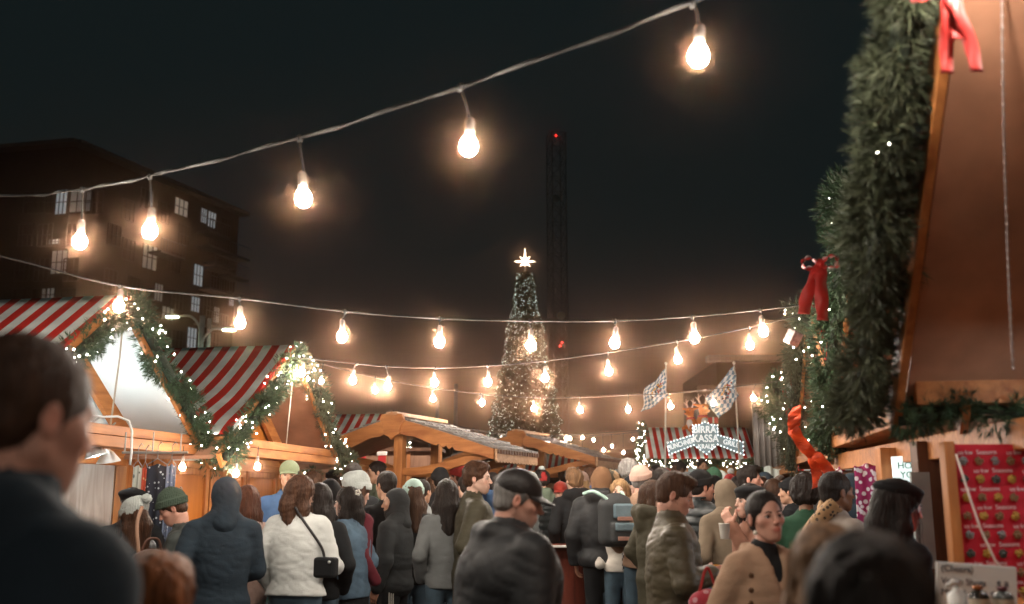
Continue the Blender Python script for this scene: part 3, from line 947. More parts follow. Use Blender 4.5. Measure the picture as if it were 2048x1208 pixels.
def on_hut(A, d, x, y, z, right=False):
    """hut coordinates -> world"""
    d = Vector((d[0], d[1], 0)).normalized(); ex = -d if right else d; ey = Vector((-ex.y, ex.x, 0))
    return Vector((A[0], A[1], 0)) + ex * x + ey * y + Vector((0, 0, z))

DL = Vector((.18, .98, 0)).normalized()
HA = (-3.15, 7.93); HB = (-2.36, 10.66); HC = (-2.32, 19.3); HD = (2.35, 30.5)
hut('near left hut, red striped roof, white painted gable underside, shelves hung with scarves', HA, DL, soffit=WHITEP, gable=WHITEP, ripple=.006, seed=3, wallm=wood('pale_board', (.62, .50, .42), (.42, .30, .24), axis='Z'))  # wall boards in a paler wood tone than the other huts
hut('closed orange wood hut, red striped roof, second on the left', HB, DL, front='closed', ripple=.024, seed=8, rover=-.10)
hut('far left hut whose red striped roof shows behind the big wooden shelter', HC, DL, seed=5, rope=False)
hut('distant hut with red striped roof, just right of the small shelter', HD, DL, seed=6, rope=False, zr=2.9, ze=2.0)
DR = Vector((.165, .986, 0)).normalized()
HR = [(1.36, 2.54), (2.31, 6.3), (3.08, 10.1), (4.45, 16.5)]
GREYSTR = stripes('grey_stripe', (.10, .10, .10), (.42, .40, .38), .12)
hut('nearest right hut, brown gable underside with a thin chain, huge at the photo edge', HR[0], (.19, .98), True, seed=11, counter=False, wallm=DARKW, soffit=BROWNP, hw=1.9, zr=3.62, tie=False, rope=False, rover=-.12)
hut('second right hut, bright inside, behind the snowflake cloth', HR[1], DR, True, seed=12, wallm=DARKW, hw=1.9, zr=3.6, rope=False, rover=-.2)
hut('third right hut, its gable just left of the nearest garlands', HR[2], DR, True, seed=13, wallm=DARKW, hw=1.9, zr=3.6, rope=False, rover=-.2)
hut('farthest right hut beside the grey corrugated sheet', HR[3], DR, True, seed=14, wallm=DARKW, hw=1.9, zr=3.6, rope=False)

def gpath(A, d, x0, x1, right=False, hw=1.5, zr=3.17, ze=2.05, off=-.07, dz=0.0, n=5):
    """points along the gable edge, x0..x1 in facade direction"""
    out = []
    for i in range(n):
        x = x0 + (x1 - x0) * i / (n - 1); xx = -x if right else x
        out.append(on_hut(A, d, xx, off, zr - (zr - ze) * abs(x) / hw + dz, right))
    return out
garland('lit fir garland on the near slope of the near left hut, beside the blurred head', gpath(HA, DL, -1.6, .0, dz=-.04)[::-1], .13, 2600, lights=50, seed=1, lr=.0085)
garland('lit fir garland on the far slope of the near left hut', gpath(HA, DL, .0, 1.6, dz=-.03), .13, 2800, lights=52, seed=2, lr=.0085)
garland('lit fir garland on the near slope of the closed orange hut', gpath(HB, DL, -1.6, 0, dz=-.02)[::-1], .13, 2600, lights=65, seed=3, lr=.0085)
garland('frosted lit fir garland on the far slope of the closed orange hut', gpath(HB, DL, 0, 1.75, dz=-.02), .13, 2600, lights=72, seed=4, lr=.0085, matl=FIRD)
garland('low lit garland tucked under the far eave of the closed orange hut', [on_hut(HB, DL, x, .3 + .25 * i, 1.88 - .06 * (i % 2)) for i, x in enumerate((1.5, 1.75, 2.0, 2.3, 2.6))], .12, 1500, lights=28, seed=6, lr=.011)
garland('curly lit garland on the far left hut, seen through the shelter', gpath(HC, DL, -1.6, 1.6, n=9), .11, 1500, lights=130, seed=7, lr=.016, needles=6)
garland('lit garland edging the distant hut right of the small shelter', gpath(HD, DL, -1.4, 1.5, n=9, zr=2.9, ze=2.0), .12, 1300, lights=110, seed=8, lr=.020, needles=6)
DR1 = (.19, .98)
garland('thick unlit fir garland on the nearest right hut, filling the right of the photo', gpath(HR[0], DR1, -.3, 2.0, True, dz=.02, n=7, hw=1.9, zr=3.62, off=-.15), .125, 5600, ln=.07, wd=.0034, lights=7, lr=.0035, seed=21, matl=FIRD, needles=10, lump=.55)
garland('dark garland along the eave beam of the nearest right hut', [on_hut(HR[0], DR1, -1.9, y, 1.93 + .03 * math.sin(y * 5), True) for y in (-.02, .3, .7, 1.1, 1.5, 1.9)], .10, 3000, ln=.055, wd=.002, lights=0, seed=22, needles=9)
garland('bright green garland on the second right hut, carrying the upper red bow', gpath(HR[1], DR, -.9, 1.98, True, dz=-.0, n=7, hw=1.9, zr=3.6), .185, 5600, ln=.07, wd=.0034, lights=34, lr=.006, seed=23, needles=10, hang=.2)
garland('mottled garland with ornaments on the third right hut, above the orange bow', gpath(HR[2], DR, -.3, 1.98, True, dz=-.02, n=6, hw=1.9, zr=3.6), .20, 3800, lights=40, lr=.010, seed=24, matl=FIRD, hang=.2)
garland('pale green garland on the farthest right hut, next to the corrugated sheet', gpath(HR[3], DR, -1.2, 1.9, True, dz=.0, zr=3.6, n=7, hw=1.9), .24, 3000, ln=.09, wd=.004, lights=50, lr=.014, seed=25, hang=.1)

p = at(1898, -22, 2.75); bow('big red satin bow at the top right, its long tails over brown wood', p, .22, (-.5, -1, 0), ((-.12, -1.25), (.24, -1.3), (.06, -.8)), w=.20, lp=.8)
p = at(1640, 528, 5.4); bow('red satin bow halfway up the right garlands, against the night sky', p, .27, (-.3, -1, 0), ((-.38, -1.05), (-.02, -1.2)), w=.30, lp=.55)
p = at(1590, 822, 6.9); rb = empty('ribbon_bow', p, R(-15), 'orange red ribbon low on the right garlands, folded over with tails to the eave', 'bow', 'satin bows on the right hand garlands')
for nm_, P_, w_ in (('loop', ((.01, .0, .03), (-.005, -.04, -.02), (-.01, -.06, -.07), (-.01, -.03, -.12)), .095), ('loop', ((-.03, -.02, -.10), (.0, -.05, -.17), (.05, -.06, -.25), (.10, -.04, -.31)), .085),
        ('tail', ((.09, -.03, -.29), (.10, -.07, -.36), (.12, -.05, -.44), (.11, -.06, -.52)), .07), ('tail', ((.09, -.02, -.28), (.15, -.06, -.34), (.19, -.04, -.40), (.22, -.05, -.47)), .075)):
    m = MB(); ribbon(m, [Vector(q) for q in P_], w_, (.9, .2, .35)); ob = m.build(nm_, SATIN_O, rb, False); md = ob.modifiers.new('t', 'SOLIDIFY'); md.thickness = .003
hc0 = MB(); cpts = [at(2003, -60, 2.9), at(2008, 250, 3.1), at(2016, 500, 3.3), at(2026, 735, 3.5)]
hc0.tube(curve_pts(cpts, 10), .0035, 5)
for q in curve_pts(cpts, 14): hc0.sphere(q, (.006, .004, .009), 6)
o = hc0.build('hanging_chain', mat('chain_grey', (.30, .25, .24), .4, metal=.5), None, True); tag(o, 'thin grey chain hanging before the brown underside of the nearest right hut', 'chain')
# ------------------------------------------------------------------ wooden shelters
TILE = mat('shingle_grey', (.16, .15, .145), .7, .4, 14, .4, 60)
def pavilion(label):
    """front gable apex at the local origin (x, y), local +y runs back along the ridge"""
    root = empty('wooden_shelter', (0, 0, 0), 0, label, 'shelter', 'open wooden shelters')
    w, zr, ze, L = 1.42, 2.60, 2.17, 1.30
    def sl(x): return zr - (zr - ze) * (abs(x) / w) ** 1.1
    for sx in (-1, 1):
        # carved bargeboard
        top = [(sx * x, sl(x) + .03) for x in np.linspace(0.06, w, 12)]
        def low(x):
            t = x / w
            return sl(x) - .10 - .05 * math.exp(-((t - .12) / .08) ** 2) - .07 * max(0, math.sin(t * 3.4)) ** 2 + (.04 if .44 < t < .62 and int(t * 40) % 3 == 0 else 0)
        bot = [(sx * x, low(x)) for x in np.linspace(0.06, w, 30)][::-1]
        m = MB(); poly = top + bot
        if sx < 0: poly = poly[::-1]
        m.prism(poly, (0, -.06, 0), (1, 0, 0), (0, 0, 1), (0, 1, 0), .045); m.build('bargeboard', WOOD, root)
        # roof slope with shingle rows
        m = MB(); n = 7
        for i in range(n):
            x0, x1 = w * i / n, w * (i + 1) / n + .05
            a, b = (sx * x0, sl(x0) + .045), (sx * x1, sl(x1) + .062)
            q = 12
            for j in range(q):
                y0, y1 = -.05 + (L + .1) * j / q + .006, -.05 + (L + .1) * (j + 1) / q - .006; e = .006 * ((i * 7 + j * 5) % 3)
                m.add([(a[0], y0, a[1]), (b[0], y0, b[1] + e), (b[0], y1, b[1] + e), (a[0], y1, a[1]), (a[0], y0, a[1] - .02), (b[0], y0, b[1] - .018), (b[0], y1, b[1] - .018), (a[0], y1, a[1] - .02)],
                      [(0, 1, 2, 3), (7, 6, 5, 4), (0, 4, 5, 1), (1, 5, 6, 2), (2, 6, 7, 3), (3, 7, 4, 0)])
        m.build('shingles', TILE, root)
        m = MB()
        m.add([(0, -.01, zr), (sx * w, -.01, ze), (sx * w, L, ze), (0, L, zr), (0, -.01, zr - .03), (sx * w, -.01, ze - .03), (sx * w, L, ze - .03), (0, L, zr - .03)],
              [(0, 1, 2, 3), (7, 6, 5, 4), (0, 4, 5, 1), (1, 5, 6, 2), (2, 6, 7, 3)]); m.build('roof_boards', DARKW, root)
        # eave board with a row of scallops
        m = MB(); pts = [(-.05, .03)]; k = 14
        for i in range(k * 4 + 1):
            t = i / (k * 4); pts.append((-.05 + (L + .1) * t, -.115 - .022 * abs(math.sin(t * k * math.pi))))
        pts.append((L + .05, .03))
        m.prism(pts[::-1], (sx * (w + .045), 0, ze), (0, 1, 0), (0, 0, 1), (-sx, 0, 0), .03); m.build('eave_board', PALE, root)
        m = MB()
        for i in range(16): m.box((sx * (w + .056), -.02 + (L + .04) * i / 15, ze + .0), (.02, .045, .05))
        m.build('eave_teeth', DARKW, root)
        # long swept brace
        for y in (.12, L - .12):
            m = MB(); P, q = [], 12
            for i in range(q + 1):
                t = i / q; x = .05 + (w - .12) * t; z = 2.02 + .20 * t * t * (3 - 2 * t) - .07 * math.sin(t * math.pi) * .3 - .03; P.append((sx * x, z))
            poly = P + [(x, z - .09 - .02 * math.sin(i / q * math.pi)) for i, (x, z) in reversed(list(enumerate(P)))]
            if sx < 0: poly = poly[::-1]
            m.prism(poly, (0, y, 0), (1, 0, 0), (0, 0, 1), (0, 1, 0), .06); m.build('brace', WOOD, root, bevel=.005)
    m = MB(); m.prism([(-.15, .09), (-.18, .02), (-.13, -.05), (-.11, -.17), (-.04, -.20), (0, -.24), (.04, -.20), (.11, -.17), (.13, -.05), (.18, .02), (.15, .09), (.05, .10), (0, .125), (-.05, .10)], (0, -.10, zr - .02), (1, 0, 0), (0, 0, 1), (0, 1, 0), .05)
    m.build('ridge_shield', WOOD, root, bevel=.006)
    m = MB(); m.box((0, L / 2, zr + .075), (.16, L + .2, .05)); m.build('ridge_cap', PALE, root, bevel=.006)
    for y in (.12, L - .12):
        m = MB(); m.box((0, y + .03, 1.27), (.125, .125, 2.55)); m.build('post', WOOD_Z, root, bevel=.008)
        for sx in (-1, 1):
            m = MB(); m.bar((sx * .5, y + .03, .05), (0, y + .03, .62), .09, .10, up=(0, 1, 0)); m.build('foot_brace', WOOD, root, bevel=.005)
    m = MB()
    for i in range(5): m.box((0, .13 + i * .26, 1.04), (1.05 - .02 * (i % 2), .24, .04))
    m.box((-.45, .65, 1.0), (.06, 1.2, .05)); m.box((.45, .65, 1.0), (.06, 1.2, .05)); m.build('table_top', WOOD, root, bevel=.004)
    return root
pa = pavilion('large open wooden shelter with carved gable and shingle roof, in the middle of the crowd')
pa.location = at(790, 860, 13) * Vector((1, 1, 0)) if False else Vector((at(790, 852, 13).x, 13, 0)); pa.rotation_euler = (0, 0, math.atan2(-.38, .925))
pb = copy_tree(pa); pb['label'] = 'smaller looking wooden shelter farther back, just below the lit tree'
pb.scale = (1.06,) * 3; q_ = at(1036, 878, 18.6); pb.location = (q_.x, 18.6, 0)

# ------------------------------------------------------------------ striped kiosk with its lettered sign, flags
def text(s, size, matl, name, parent, loc, rot=(math.pi / 2, 0, 0), ext=.006, sx=1.0, align='CENTER', bold=0.0):
    c = bpy.data.curves.new('t', 'FONT'); c.body = s; c.size = size; c.extrude = ext; c.align_x = align; c.align_y = 'CENTER'; c.offset = bold
    o = bpy.data.objects.new('t', c); C.objects.link(o)
    me = bpy.data.meshes.new_from_object(o.evaluated_get(bpy.context.evaluated_depsgraph_get()))
    bpy.data.objects.remove(o); bpy.data.curves.remove(c)
    r = link(name, me, matl, parent); r.location = loc; r.rotation_euler = rot; r.scale = (sx, 1, 1)
    return r

def kiosk():
    Y = 20.0; k = Y / F; c = at(1400, 915, Y); X = lambda px: at(px, 915, Y).x - c.x; Z = lambda py: at(1400, py, Y).z
    root = empty('food_kiosk', (c.x, Y, 0), 0, 'food kiosk with straight red and white striped roof and orange wood front', 'kiosk')
    x0, x1 = X(1292), X(1512); z0, z1 = Z(916), Z(850); d = .75
    m = MB(); nx, ny = 40, 6; uv = []
    for i in range(nx + 1):
        for j in range(ny + 1):
            x = x0 + (x1 - x0) * i / nx + (.07 * j / ny) * (1 - i / nx); v = j / ny
            m.v.append((x, d * v, z0 + (z1 - z0) * v + .01 * math.sin(i * .9) * (1 - v))); uv.append((x - x0, v))
    for i in range(nx):
        for j in range(ny): a = i * (ny + 1) + j; m.f.append((a, a + ny + 1, a + ny + 2, a + 1)); m.m.append(0)
    me = m.mesh('roof_cloth', True); ul = me.uv_layers.new(name='UVMap')
    for lp in me.loops: ul.data[lp.index].uv = uv[lp.vertex_index]
    o = link('roof_cloth', me, stripes('kiosk_stripe', (.76, .80, .77), (.60, .024, .016), 0.155), root); md = o.modifiers.new('t', 'SOLIDIFY'); md.thickness = .02
    m = MB(); m.add([(x0, 1.55, z0), (x1, 1.55, z0), (x1, d + .02, z1), (x0, d + .02, z1)], [(0, 1, 2, 3), (3, 2, 1, 0)][:1]); m.build('rear_roof', DARKW, root)
    m = MB(); m.box(((x0 + x1) / 2 + .05, .30, z0 / 2 - .03), (x1 - x0 - .25, .06, z0 - .06)); m.build('front_wall', PANEL, root)
    for x in (x0 + .05, x1 - .05):
        m = MB(); m.box((x, .8, z0 / 2), (.06, 1.3, z0)); m.build('side_wall', PANEL, root)
        m = MB(); m.box((x, .14, z0 / 2 - .02), (.09, .09, z0 - .06)); m.build('post', WOOD_Z, root)
    m = MB(); m.box(((x0 + x1) / 2, .1, 1.0), (x1 - x0 - .3, .4, .06)); m.build('counter', WOOD, root)
    # sign
    bx, wh = mat('sign_blue_grey', (.30, .43, .47), .5, .05), emat('sign_bulb', (.95, .98, 1.0), 4)
    P = [(1332, 886), (1336, 912), (1380, 893), (1408, 911), (1432, 893), (1482, 912), (1481, 886), (1430, 865), (1430, 852), (1422, 852), (1408, 845), (1392, 852), (1382, 852), (1382, 870)]
    P = [(1330, 887), (1332, 911), (1382, 892), (1407, 910), (1430, 891), (1481, 911), (1481, 886), (1431, 872), (1431, 853), (1419, 852), (1406, 846), (1394, 852), (1381, 853), (1381, 872)]
    sg = empty('lettered_sign', (c.x, Y - .32, 0), 0, 'blue grey lettered sign edged with white bulbs, BIRRA KASSA in the middle', 'sign')
    poly = [(X(x) * .985, Z(y) - .0) for x, y in P]
    m = MB(); m.prism(poly, (0, 0, 0), (1, 0, 0), (0, 0, 1), (0, 1, 0), .06); m.build('board', bx, sg)
    EB = []; n_ = len(poly)
    for i in range(n_):
        a, b = Vector(poly[i]), Vector(poly[(i + 1) % n_]); L = (b - a).length; q = max(2, int(L / .062))
        for j in range(q):
            p = a.lerp(b, j / q); EB.append((p.x, -.02, p.y))
    light_parts(sg, np.array(EB), .015, wh, 'edge_bulb')
    LW = emat('sign_letters', (1.0, .97, .94), .9)
    text('BIRRA', .195, LW, 'lettering', sg, (X(1405), -.012, Z(862)), sx=.86)
    text('KASSA', .205, LW, 'lettering', sg, (X(1406), -.012, Z(879.5)), sx=.86)
    text('KRAUS', .125, LW, 'lettering', sg, (X(1407), -.012, Z(895)), sx=.85)
    text('MÜNCHNER', .135, LW, 'lettering', sg, (X(1356.5), -.012, Z(890.5)), rot=(math.pi / 2, R(-17), 0), sx=.74)
    text('GRILL', .135, LW, 'lettering', sg, (X(1456), -.012, Z(889)), rot=(math.pi / 2, R(15), 0), sx=.9)
    m = MB()
    for x in (X(1345), X(1470)): m.bar((x, .06, Z(900)), (x, .55, Z(900) - .1), .03)
    m.build('bracket', GALV, sg)
    garland('thin lit garland under the striped roof edge of the kiosk', [Vector((c.x + x0 + (x1 - x0) * i / 6, Y - .06, z0 - .10 - .03 * (i % 2))) for i in range(7)], .075, 1500, ln=.07, lights=90, lr=.011, seed=31)
    garland('curly lit garland hanging at the left edge of the kiosk roof', [Vector((c.x + x0 - .08 + .05 * math.sin(i * 2), Y + .1, z1 + .0 - (z1 - z0 + .45) * i / 5)) for i in range(6)], .08, 1000, ln=.07, lights=60, lr=.011, seed=32)
    # menu board and lamps
    mb = empty('menu_board', (c.x + X(1392), Y + .24, Z(948)), 0, 'pale blue menu board with an orange picture on the kiosk front', 'menu board')
    m = MB(); m.box((0, 0, 0), (.24, .03, .30)); m.build('panel', mat('menu_blue', (.25, .38, .42), .5), mb)
    m = MB(); m.sphere((0.01, -.022, .03), (.05, .008, .03), 10); m.build('picture', mat('menu_orange', (.6, .2, .05), .5), mb)
    m = MB()
    for j in range(5): m.box((-.0, -.018, -.05 - .022 * j), (.15 - .02 * (j % 2), .004, .006))
    m.build('text_lines', mat('menu_ink', (.7, .75, .75), .5), mb)
    return c.x, x0, x1, z0, z1
KX = kiosk()

def flag_mat():
    m = bpy.data.materials.new('lozenge_flag'); m.use_nodes = True; N = m.node_tree.nodes; L = m.node_tree.links; b = N['Principled BSDF']; b.inputs['Roughness'].default_value = .7
    tc = N.new('ShaderNodeTexCoord'); mp = N.new('ShaderNodeMapping'); mp.inputs['Rotation'].default_value = (0, 0, R(45)); mp.inputs['Scale'].default_value = (8.5, 8.5, 1)
    L.new(tc.outputs['UV'], mp.inputs['Vector']); ck = N.new('ShaderNodeTexChecker'); ck.inputs['Scale'].default_value = 1
    ck.inputs['Color1'].default_value = (.80, .85, .86, 1); ck.inputs['Color2'].default_value = (.14, .30, .42, 1)
    L.new(mp.outputs[0], ck.inputs['Vector']); L.new(ck.outputs[0], b.inputs['Base Color']); return m
FLAGM = flag_mat(); CREST = [mat('crest_gold', (.55, .36, .12), .6), mat('crest_dark', (.04, .035, .03), .7), mat('crest_red', (.4, .06, .04), .6)]
def flag(label, px_top, py_top, px_bot, py_bot, Y, corners, seed):
    a, b = at(px_top, py_top, Y), at(px_bot, py_bot, Y); d = (b - a); foot = a + d * (a.z / -d.z)
    root = empty('flag', foot, 0, label, 'flag', 'blue and white lozenge flags on poles')
    m = MB(); m.tube([(0, 0, 0), a - foot], [.022, .014], 8); m.sphere(a - foot, .03, 8); m.build('flagpole', mat('flagpole_white', (.6, .58, .54), .4), root, True)
    Cn = [at(x, y, Y) - foot for x, y in corners]   # hoist top, hoist bottom, fly bottom, fly top
    n1, n2 = 22, 22; m = MB(); uv = []
    def pt(u, v):
        p = (Cn[0] * (1 - v) + Cn[1] * v) * (1 - u) + (Cn[3] * (1 - v) + Cn[2] * v) * u
        return p + Vector((.02 * math.sin(v * 7 + u * 3), .11 * math.sin(u * 7 + v * 4 + seed) * (.25 + u) + .04 * math.sin(u * 15 + v * 9), .02 * math.sin(u * 8)))
    for i in range(n1 + 1):
        for j in range(n2 + 1): m.v.append(tuple(pt(i / n1, j / n2))); uv.append((i / n1, j / n2 * 1.0))
    for i in range(n1):
        for j in range(n2): q = i * (n2 + 1) + j; m.f.append((q, q + 1, q + n2 + 2, q + n2 + 1)); m.m.append(0)
    me = m.mesh('cloth', True); ul = me.uv_layers.new(name='UVMap')
    for lp in me.loops: ul.data[lp.index].uv = uv[lp.vertex_index]
    o = link('cloth', me, FLAGM, root); md = o.modifiers.new('t', 'SOLIDIFY'); md.thickness = .01; md.offset = 0
    # crest: two lions and a shield, raised on the near face
    for q, (u0, v0) in enumerate(((.36, .36), (.36, .50), (.36, .64), (.52, .44), (.52, .58), (.24, .44), (.24, .58))):
        m = MB(); r_ = random.Random(seed + q)
        for _ in range(5):
            du, dv = r_.uniform(-.07, .07), r_.uniform(-.06, .06)
            P = [pt(u0 + du + .045 * t * math.cos(_ * 1.3), v0 + dv + .05 * t * math.sin(_ * 1.3)) + Vector((0, -.015, 0)) for t in (0, .33, .66, 1)]
            m.tube(P, [.010, .02, .016, .006], 4)
        m.build('crest', CREST[q % 3], root, True)
flag('left flag of blue and white lozenges with a crest, furled narrow toward lower left', 1332, 727, 1330, 962, 18.6, ((1331, 737), (1335, 792), (1281, 827), (1292, 776)), 1)
flag('right flag of blue and white lozenges with a crest, blowing above the reindeer', 1468, 726, 1481, 962, 18.6, ((1467, 732), (1477, 790), (1440, 838), (1408, 800)), 4)

# reindeer figures on the kiosk roof
FURO = mat('orange_plush', (.62, .17, .03), .7, .15, 8); FURW = mat('white_plush', (.72, .66, .62), .8); ANT = mat('antler_pink', (.62, .42, .34), .7)
def deer(label, px, py, s, yaw):
    Y = 20.55; p = at(px, py, Y)
    root = empty('reindeer_figure', p, R(yaw), label, 'reindeer figure', 'inflatable reindeer on the kiosk roof')
    r_ = .014
    g = Field(np.arange(-.3, .3, r_), np.arange(-.35, .3, r_), np.arange(-.35, .45, r_))
    g.ell((0, 0, -.16), (.13, .12, .17), 0); g.cone((0, -.02, -.08), (0, -.06, .08), .085, .075, .05); g.ell((0, -.08, .14), (.10, .115, .095), .04)
    g.ell((0, -.20, .10), (.055, .075, .05), .04)
    for sx in (-1, 1):
        g.cone((sx * .07, -.05, .19), (sx * .20, -.03, .22), .032, .018, .03)
        g.cone((sx * .08, -.08, -.2), (sx * .09, -.20, -.24), .05, .04, .04)
    V, Q = g.mesh(); link('body', np_mesh('body', V * s, Q), FURO, root)
    m = MB(); m.sphere((0, -.085 * s, -.14 * s), (.085 * s, .06 * s, .12 * s), 12); m.build('belly', FURW, root, True)
    for sx in (-1, 1):
        m = MB(); b_ = Vector((sx * .045, -.05, .21)) * s
        m.tube([b_, b_ + Vector((sx * .04, 0, .10)) * s, b_ + Vector((sx * .05, 0, .22)) * s], [.02 * s, .018 * s, .012 * s], 7)
        m.tube([b_ + Vector((sx * .035, 0, .08)) * s, b_ + Vector((sx * .11, 0, .15)) * s], [.014 * s, .010 * s], 6)
        m.tube([b_ + Vector((sx * .045, 0, .14)) * s, b_ + Vector((sx * -.02, 0, .20)) * s], [.013 * s, .009 * s], 6)
        m.build('antler', ANT, root, True)
        m = MB(); m.sphere((sx * .062 * s, -.165 * s, .165 * s), .017 * s, 8); m.build('eye', BLACK, root, True)
    m = MB(); m.sphere((0, -.275 * s, .115 * s), .022 * s, 8); m.build('nose', BLACK, root, True)
    m = MB(); m.tube([Vector((.085 * math.cos(a), -.035 + .085 * math.sin(a), -.01)) * s for a in np.linspace(0, 6.283, 12)], .02 * s, 6); m.build('collar', mat('collar_red', (.5, .04, .03), .6), root, True)
deer('front orange reindeer figure with tall pale antlers on the kiosk roof', 1404, 832, 1.05, 20)
deer('smaller orange reindeer figure leaning behind, to the left of the other', 1383, 836, .9, -40)
g_ = at(1425, 843, 20.5); go = empty('gift_box', g_, 0, 'small red gift box beside the reindeer figures on the kiosk roof', 'gift box')
m = MB(); m.box((0, 0, .02), (.2, .18, .12)); m.build('box', mat('gift_red', (.5, .03, .03), .5), go, bevel=.006); m = MB(); m.box((0, 0, .021), (.035, .186, .124)); m.build('ribbon', FURW, go)

# ------------------------------------------------------------------ far stage
def stage():
    Y = 30; a, b = at(1226, 918, Y), at(1316, 962, Y)
    root = empty('event_stage', (a.x, Y, 0), 0, 'brightly lit white stage with an aluminium truss, far back past the crowd', 'stage')
    w = b.x - a.x; h = a.z
    m = MB(); m.box((w / 2, 1.2, h / 2 - .15), (w, .06, h - .3)); m.build('backdrop', mat('stage_white', (.7, .75, .76), .6), root)
    m = MB()
    for x in (0, w):
        for dx in (-.08, .08): m.bar((x + dx, -.02, 0), (x + dx, -.02, h), .03)
        for i in range(14): m.bar((x - .08, -.02, h * i / 14), (x + .08, -.02, h * (i + 1) / 14), .02)
    for dz in (0, -.17): m.bar((0, -.02, h + dz), (w, -.02, h + dz), .03)
    for i in range(14): m.bar((w * i / 14, -.02, h - (.17 if i % 2 else 0)), (w * (i + 1) / 14, -.02, h - (0 if i % 2 else .17)), .02)
    m.build('truss', mat('aluminium', (.5, .52, .52), .35, metal=.7), root)
    m = MB(); m.box((w / 2, .6, .3), (w, 1.3, .6)); m.build('deck', BLK_ if 'BLK_' in globals() else BLACK, root)
    sp = emat('stage_lamp', (.80, .97, 1.0), 60)
    for x in (.28, .62):
        m = MB(); m.lathe([(.001, -.0), (.07, -.01), (.08, .02), (.05, .12), (.001, .13)], c=(w * x, .3, h - .62), n=12, rot=Matrix.Rotation(R(-55), 3, 'X')); s_ = m.build('spotlight', sp, root, True)
stage()

# ------------------------------------------------------------------ corrugated sheet and tarp by the farthest right hut
def corrugated():
    Y = 17.2; a, b = at(1503, 795, Y), at(1562, 935, Y)
    m = MB(); n = 48; w = b.x - a.x
    for i in range(n + 1):
        t = i / n; y = Y + .045 * math.sin(t * 4.5 * 2 * math.pi); zt = a.z + .05 * t; zb = b.z + .02 * math.sin(t * 9)
        m.v += [(a.x + w * t, y, zb), (a.x + w * t + .012, y + .06, zt)]
    m.f = [(2 * i, 2 * i + 2, 2 * i + 3, 2 * i + 1) for i in range(n)]; m.m = [0] * n
    o = m.build('corrugated_sheet', mat('corrugated_grey', (.40, .37, .35), .35, .2, 4, metal=.4), None, True); md = o.modifiers.new('t', 'SOLIDIFY'); md.thickness = .006
    tag(o, 'upright grey corrugated sheet between the kiosk roof and the right garlands', 'metal sheet')
    a, b = at(1528, 935, 16.9), at(1566, 1000, 16.9); m = MB(); n = 14
    for i in range(n + 1):
        t = i / n; y = 16.9 + .03 * math.sin(t * 14); m.v += [(a.x + (b.x - a.x) * t, y, .3), (a.x + (b.x - a.x) * t, y, a.z + .03 * math.sin(t * 6))]
    m.f = [(2 * i, 2 * i + 2, 2 * i + 3, 2 * i + 1) for i in range(n)]; m.m = [0] * n
    o = m.build('tarpaulin', mat('tarp_white', (.62, .68, .64), .6), None, True); md = o.modifiers.new('t', 'SOLIDIFY'); md.thickness = .005
    tag(o, 'white hanging tarpaulin below the corrugated sheet', 'tarpaulin')
corrugated()

# ------------------------------------------------------------------ barrel table with beer
def hexa(name, mats, loc): pass
def bar_table():
    Y = 11.6; c = at(1128, 1088, Y)
    root = empty('standing_table', (c.x, Y, 0), 0, 'dark red standing table with a white edged top, under the red capped man', 'table')
    z = c.z
    m = MB(); m.lathe([(.30, 0), (.30, .06), (.24, .1), (.26, .5), (.24, z - .08), (.30, z - .04)], n=20); m.build('barrel', REDW, root, True)
    m = MB(); m.lathe([(.001, z - .035), (.36, z - .035), (.37, z - .02), (.37, z), (.36, z + .012), (.001, z + .012)], n=28); m.build('table_top', REDW, root, True)
    m = MB(); m.lathe([(.372, z - .024), (.376, z - .02), (.376, z), (.372, z + .004)], n=28); m.build('edge_band', mat('white_band', (.55, .55, .52), .4), root, True)
    w = empty('wooden_menu_wedge', (c.x + .13, Y - .02, z + .012), R(8), 'tall dark red wedge shaped stand on the standing table', 'table stand')
    m = MB(); m.prism([(-.19, 0), (.19, 0), (.17, .06), (.045, .36), (.02, .375), (-.02, .375), (-.045, .36), (-.17, .06)], (0, .06, 0), (1, 0, 0), (0, 0, 1), (0, -1, 0), .09); m.build('wedge', REDW, w, bevel=.012)
    return c.x, Y, z
TB = bar_table()
BEER = mat('beer', (.75, .33, .04), .1); FOAM = mat('beer_foam', (.75, .72, .66), .8); CUP = mat('clear_cup', (.62, .58, .54), .12, .05)
def cup(label, loc, s=1.0, beer=True, matl=None, h=.12, group='plastic cups of drink'):
    root = empty('drink_cup', loc, 0, label, 'cup', group)
    m = MB(); m.lathe([(.001, 0), (.028 * s, 0), (.030 * s, .004), (.038 * s, h), (.0395 * s, h + .003), (.0365 * s, h), (.029 * s, .006), (.001, .006)], n=18)
    m.build('cup_wall', matl or (BEER if beer else CUP), root, True)
    m = MB(); m.lathe([(.001, h - .01), (.036 * s, h - .01), (.036 * s, h - .002), (.001, h)], n=18); m.build('foam', FOAM, root, True)
    return root
cup('foamy cup on the standing table, beside the man in the red cap', (TB[0] - .13, TB[1] - .12, TB[2] + .012))
cup('darker cup behind the other on the standing table', (TB[0] - .03, TB[1] + .05, TB[2] + .012), matl=mat('cola', (.10, .03, .015), .1))
